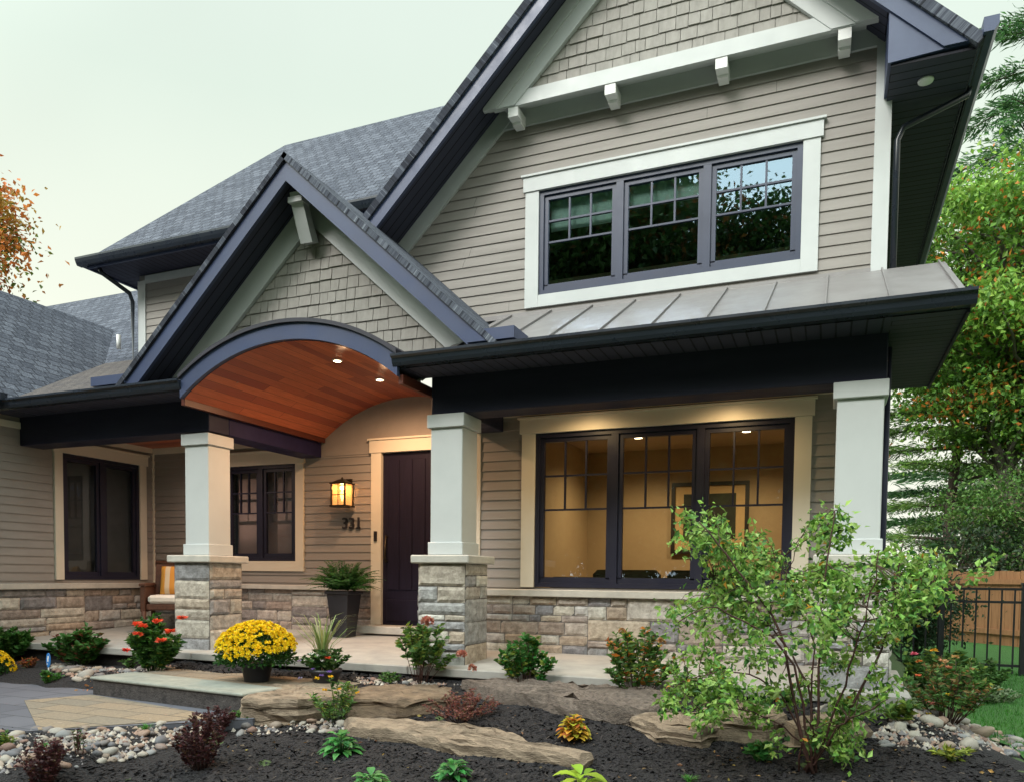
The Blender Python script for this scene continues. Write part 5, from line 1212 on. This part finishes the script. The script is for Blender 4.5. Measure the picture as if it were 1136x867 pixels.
# lawn blades
n = 36000; X = .9+6*rng.random(n)**1.3; Y = 4.4+7*rng.random(n)**1.4; ok = X > np.interp(Y, [4.0, 4.9, 5.5, 6.2, 7.5, 30], [2.2, 1.5, 1.28, 1.12, .95, .9])+.02; X, Y = X[ok], Y[ok]; n = len(X); Z = hgt(X, Y)+.012
a = rng.uniform(0, 6.28, n); hh = rng.uniform(.018, .05, n); wv = .0035; ox, oy = np.cos(a)*wv, np.sin(a)*wv; lx, ly = rng.normal(0, .012, n), rng.normal(0, .012, n)
V = np.stack([np.stack([X-ox, Y-oy, Z], 1), np.stack([X+ox, Y+oy, Z], 1), np.stack([X+lx, Y+ly, Z+hh], 1)], 1).reshape(-1, 3)
k = MB(); k.add(V, [(3*i, 3*i+1, 3*i+2) for i in range(n)], col=[tuple(c) for c in mixcols([(.035, .15, .02), (.055, .20, .03), (.08, .22, .04)], [3, 3, 1], n)]); o = k.build('grass', 'leaf'); setp(o, 'short bright green lawn grass', 'grass', kind='stuff')

# ================================================================== TREES
def tree(name, label, base, H, tr, crown, ncl, nlf, lsize, pal, wts, lw=.6, group=None, bark='bark_grey', flat=.75, zlo=.3, cl=.16, seed=0, lean=(0, 0)):
    """trunk, limbs to clump centres through the crown volume, leaves in uneven clumps; base is the ground point"""
    base = np.array(base, float); t = thing(name, label, 'tree', base, group); S = MB(); k = MB()
    top = base+np.array([lean[0], lean[1], H*.82]); tr_ = curved(base-np.array([0, 0, .2]), top, 0, 10, H*.008); S.tube(tr_, np.linspace(tr, tr*.2, 10), 8)
    PL = []; DL = []
    for i in range(ncl):
        while True:
            d = rng.uniform(-1, 1, 3)
            if .30 < np.linalg.norm(d) < 1: break
        c = base+np.array([lean[0]*.6, lean[1]*.6, 0])+np.array([d[0]*crown, d[1]*crown, H*(zlo+1)/2+d[2]*H*(1-zlo)/2])
        if rng.random() < .12: continue
        a0 = tr_[np.argmin(np.linalg.norm(tr_-(c-np.array([0, 0, crown*.45])), axis=1))]
        S.tube(curved(a0, c, crown*.06, 6, crown*.03), np.linspace(tr*.28, tr*.05, 6), 5)
        m_ = int(nlf/ncl*rng.uniform(.5, 1.6)); r = crown*cl*rng.uniform(.7, 1.5)
        p = c+rng.normal(0, 1, (m_, 3))*r*np.array([1, 1, flat*.75]); PL.append(p); dd = rng.normal(0, 1, (m_, 3)); dd[:, 2] -= .4; DL.append(dd)
        cl_w = np.array(wts)*(rng.gamma(.55, 1.8, len(wts))+.03); DL[-1] = np.hstack([dd, mixcols(pal, cl_w, m_, .2)])
    P = np.vstack(PL); D = np.vstack(DL); k.leaves(P, D[:, :3], rng.uniform(.7, 1.3, len(P))*lsize, lw, D[:, 3:])
    S.build('trunk', bark, t); k.build('crown', 'leaf', t); return t
def conifer(name, label, base, H, rad, nb, nlf, lsize, pal, wts, group=None, zlo=.1, gap=.2):
    """whorls of drooping limbs carrying flat tufts of needles"""
    base = np.array(base, float); t = thing(name, label, 'tree', base, group); S = MB(); k = MB(); tr_ = curved(base-np.array([0, 0, .2]), base+np.array([0, 0, H]), 0, 12, .03); S.tube(tr_, np.linspace(H*.018, .02, 12), 8); PL = []; DL = []
    for i in range(nb):
        f = zlo+(1-zlo)*(i+rng.random())/nb; a = i*2.4+rng.normal(0, .4); L_ = rad*(1-f)**.7*rng.uniform(.55, 1.1)+.3
        if rng.random() < gap: continue
        st = base+np.array([0, 0, H*f]); o = np.array([math.cos(a), math.sin(a), 0]); cv = np.array([st+o*L_*s_+np.array([0, 0, L_*(.16*s_-.22*s_*s_+.06*s_**3)]) for s_ in np.linspace(0, 1, 8)]); S.tube(cv, np.linspace(.05, .012, 8), 5)
        m_ = int(nlf/nb*L_/rad*2); tt = rng.uniform(.25, 1.03, m_); q = np.minimum(tt*7, 6.99); i0 = q.astype(int); fr = (q-i0)[:, None]; p = cv[i0]*(1-fr)+cv[np.minimum(i0+1, 7)]*fr
        sd = np.array([-o[1], o[0], 0]); off = rng.normal(0, .18, m_)*L_*(1.15-tt*.6); tuft_ = rng.integers(0, 9, m_)
        p = p+sd*off[:, None]+rng.normal(0, .06, (m_, 3))+np.array([0, 0, -.03])*np.abs(off)[:, None]; PL.append(p)
        dd = o*1.0+sd*np.sign(off)[:, None]*.7+rng.normal(0, .35, (m_, 3)); DL.append(dd)
    P = np.vstack(PL); D = np.vstack(DL); n_ = len(P); k.leaves(P, D, rng.uniform(.7, 1.3, n_)*lsize, .16, mixcols(pal, wts, n_))
    S.build('trunk', 'bark', t); k.build('crown', 'leaf', t); return t
def along(px, py, Y): p = atY(px, py, Y); return (p[0], p[1], -.35)
MAPLE = [(.11, .16, .03), (.17, .21, .035), (.52, .17, .03), (.40, .115, .03), (.36, .21, .035)]
tree('maple_tree', 'orange and green autumn maple beyond the left wing roof', along(-140, 400, 22), 21.6, .35, 6.6, 210, 90000, .26, MAPLE, [1.2, 1.3, 3.2, 2, 1.5], zlo=.25, cl=.12)
tree('maple_tree', 'green maple turning orange behind the right eave of the house', along(1128, 400, 21), 10.6, .26, 3.3, 150, 90000, .125, [(.13, .27, .04), (.21, .37, .06), (.55, .19, .035), (.075, .175, .03)], [4, 3.4, 1.0, 1.8], zlo=.42, cl=.14)
conifer('pine_tree', 'tall dark white pine with layered boughs at the upper right', along(1150, 400, 27), 19.5, 6.0, 64, 52000, .26, [(.065, .16, .055), (.10, .22, .07), (.042, .11, .042)], [3, 2, 2], zlo=.08, gap=.22)
conifer('pine_tree', 'airy pine with bare gaps between the house corner and the black fence', along(1062, 400, 22), 9.6, 3.6, 54, 52000, .17, [(.13, .24, .05), (.18, .30, .06), (.085, .16, .05)], [3, 2, 2], zlo=.16, gap=.3)
tree('evergreen_shrub', 'dark evergreen shrub behind the black fence by the house corner', (1.25, 13.0, -.35), 1.5, .05, .55, 34, 6000, .06, [(.022, .05, .022), (.035, .075, .028)], [3, 2], zlo=.05, cl=.3, bark='bark')
tree('evergreen_shrub', 'wide dark shrub rising over the brown board fence', (2.7, 19.5, -.35), 2.3, .06, 1.3, 40, 7000, .10, [(.025, .05, .022), (.05, .085, .03), (.06, .045, .03)], [3, 2, 1], zlo=.05, cl=.25, bark='bark')
tree('broadleaf_tree', 'small green tree overhanging the board fence at the right edge', along(1165, 600, 20), 3.6, .10, 1.9, 46, 14000, .085, [(.06, .14, .03), (.10, .20, .04), (.14, .13, .07)], [3, 3, 1], zlo=.3, cl=.2)
for i, (x, y, h_) in enumerate(((-14, 40, 6), (8, 46, 7), (16, 40, 6), (12.5, 50, 9))):
    tree('far_tree', ['hazy tree far behind the left wing', 'low far tree beyond the board fence', 'far tree at the right edge of the view', 'tall far tree behind the pines'][i], (x, y, -.4), h_, .15, h_*.38, 40, 5000, .3, [(.10, .15, .07), (.16, .15, .10), (.08, .12, .05)], [2, 1.2, 2], zlo=.1, cl=.2)

# trees across the street: seen in the window reflections
t0 = tree('street_tree', 'tall leafy tree across the street reflected in the dark windows', (-9, -24, -.75), 22.5, .4, 5.6, 150, 60000, .31, [(.075, .16, .035), (.12, .22, .045), (.30, .13, .03)], [4, 2, .6], group='trees across the street', zlo=.08, cl=.17)
for x, y, s, rz in ((-3.2, -24, .84, 1), (-18, -26, 1.12, 2), (-26, -22, 1.05, 3), (6, -27, .92, 4), (13, -22, .95, 5), (-6, -33, .80, .5), (-34, -18, 1.0, 2.2), (20, -18, .9, 3.3), (-14, -36, 1.25, 4.4), (1.5, -36, .85, 5.2), (-13, -21, 1.0, 2.6)):
    c = copy_tree(t0); c.location = (x, y, -.75); c.scale = (s, s, s); c.rotation_euler = (0, 0, rz)
hd = MB(); n_ = 34000; P = np.stack([rng.uniform(-45, 30, n_), rng.normal(-15.5, .8, n_), rng.uniform(-.7, 4.6, n_)+.5*np.sin(rng.uniform(0, 6, n_))], 1); D = rng.normal(0, 1, (n_, 3))  # leaf screen added to close bright horizon gaps in the window reflections
hd.leaves(P, D, rng.uniform(.25, .5, n_), .6, mixcols([(.04, .09, .025), (.07, .14, .03)], [3, 2], n_)); hg = hd.build('screen_hedge', 'leaf'); setp(hg, 'long dark leaf screen added across the street to block low sky in the window reflections', 'screen_hedge')
m = MB(); m.add([(-260, -12, -.60), (260, -12, -.60), (260, -6.5, -.60), (-260, -6.5, -.60)], [(0, 1, 2, 3)]); o = m.build('road', 'road'); setp(o, kind='structure')
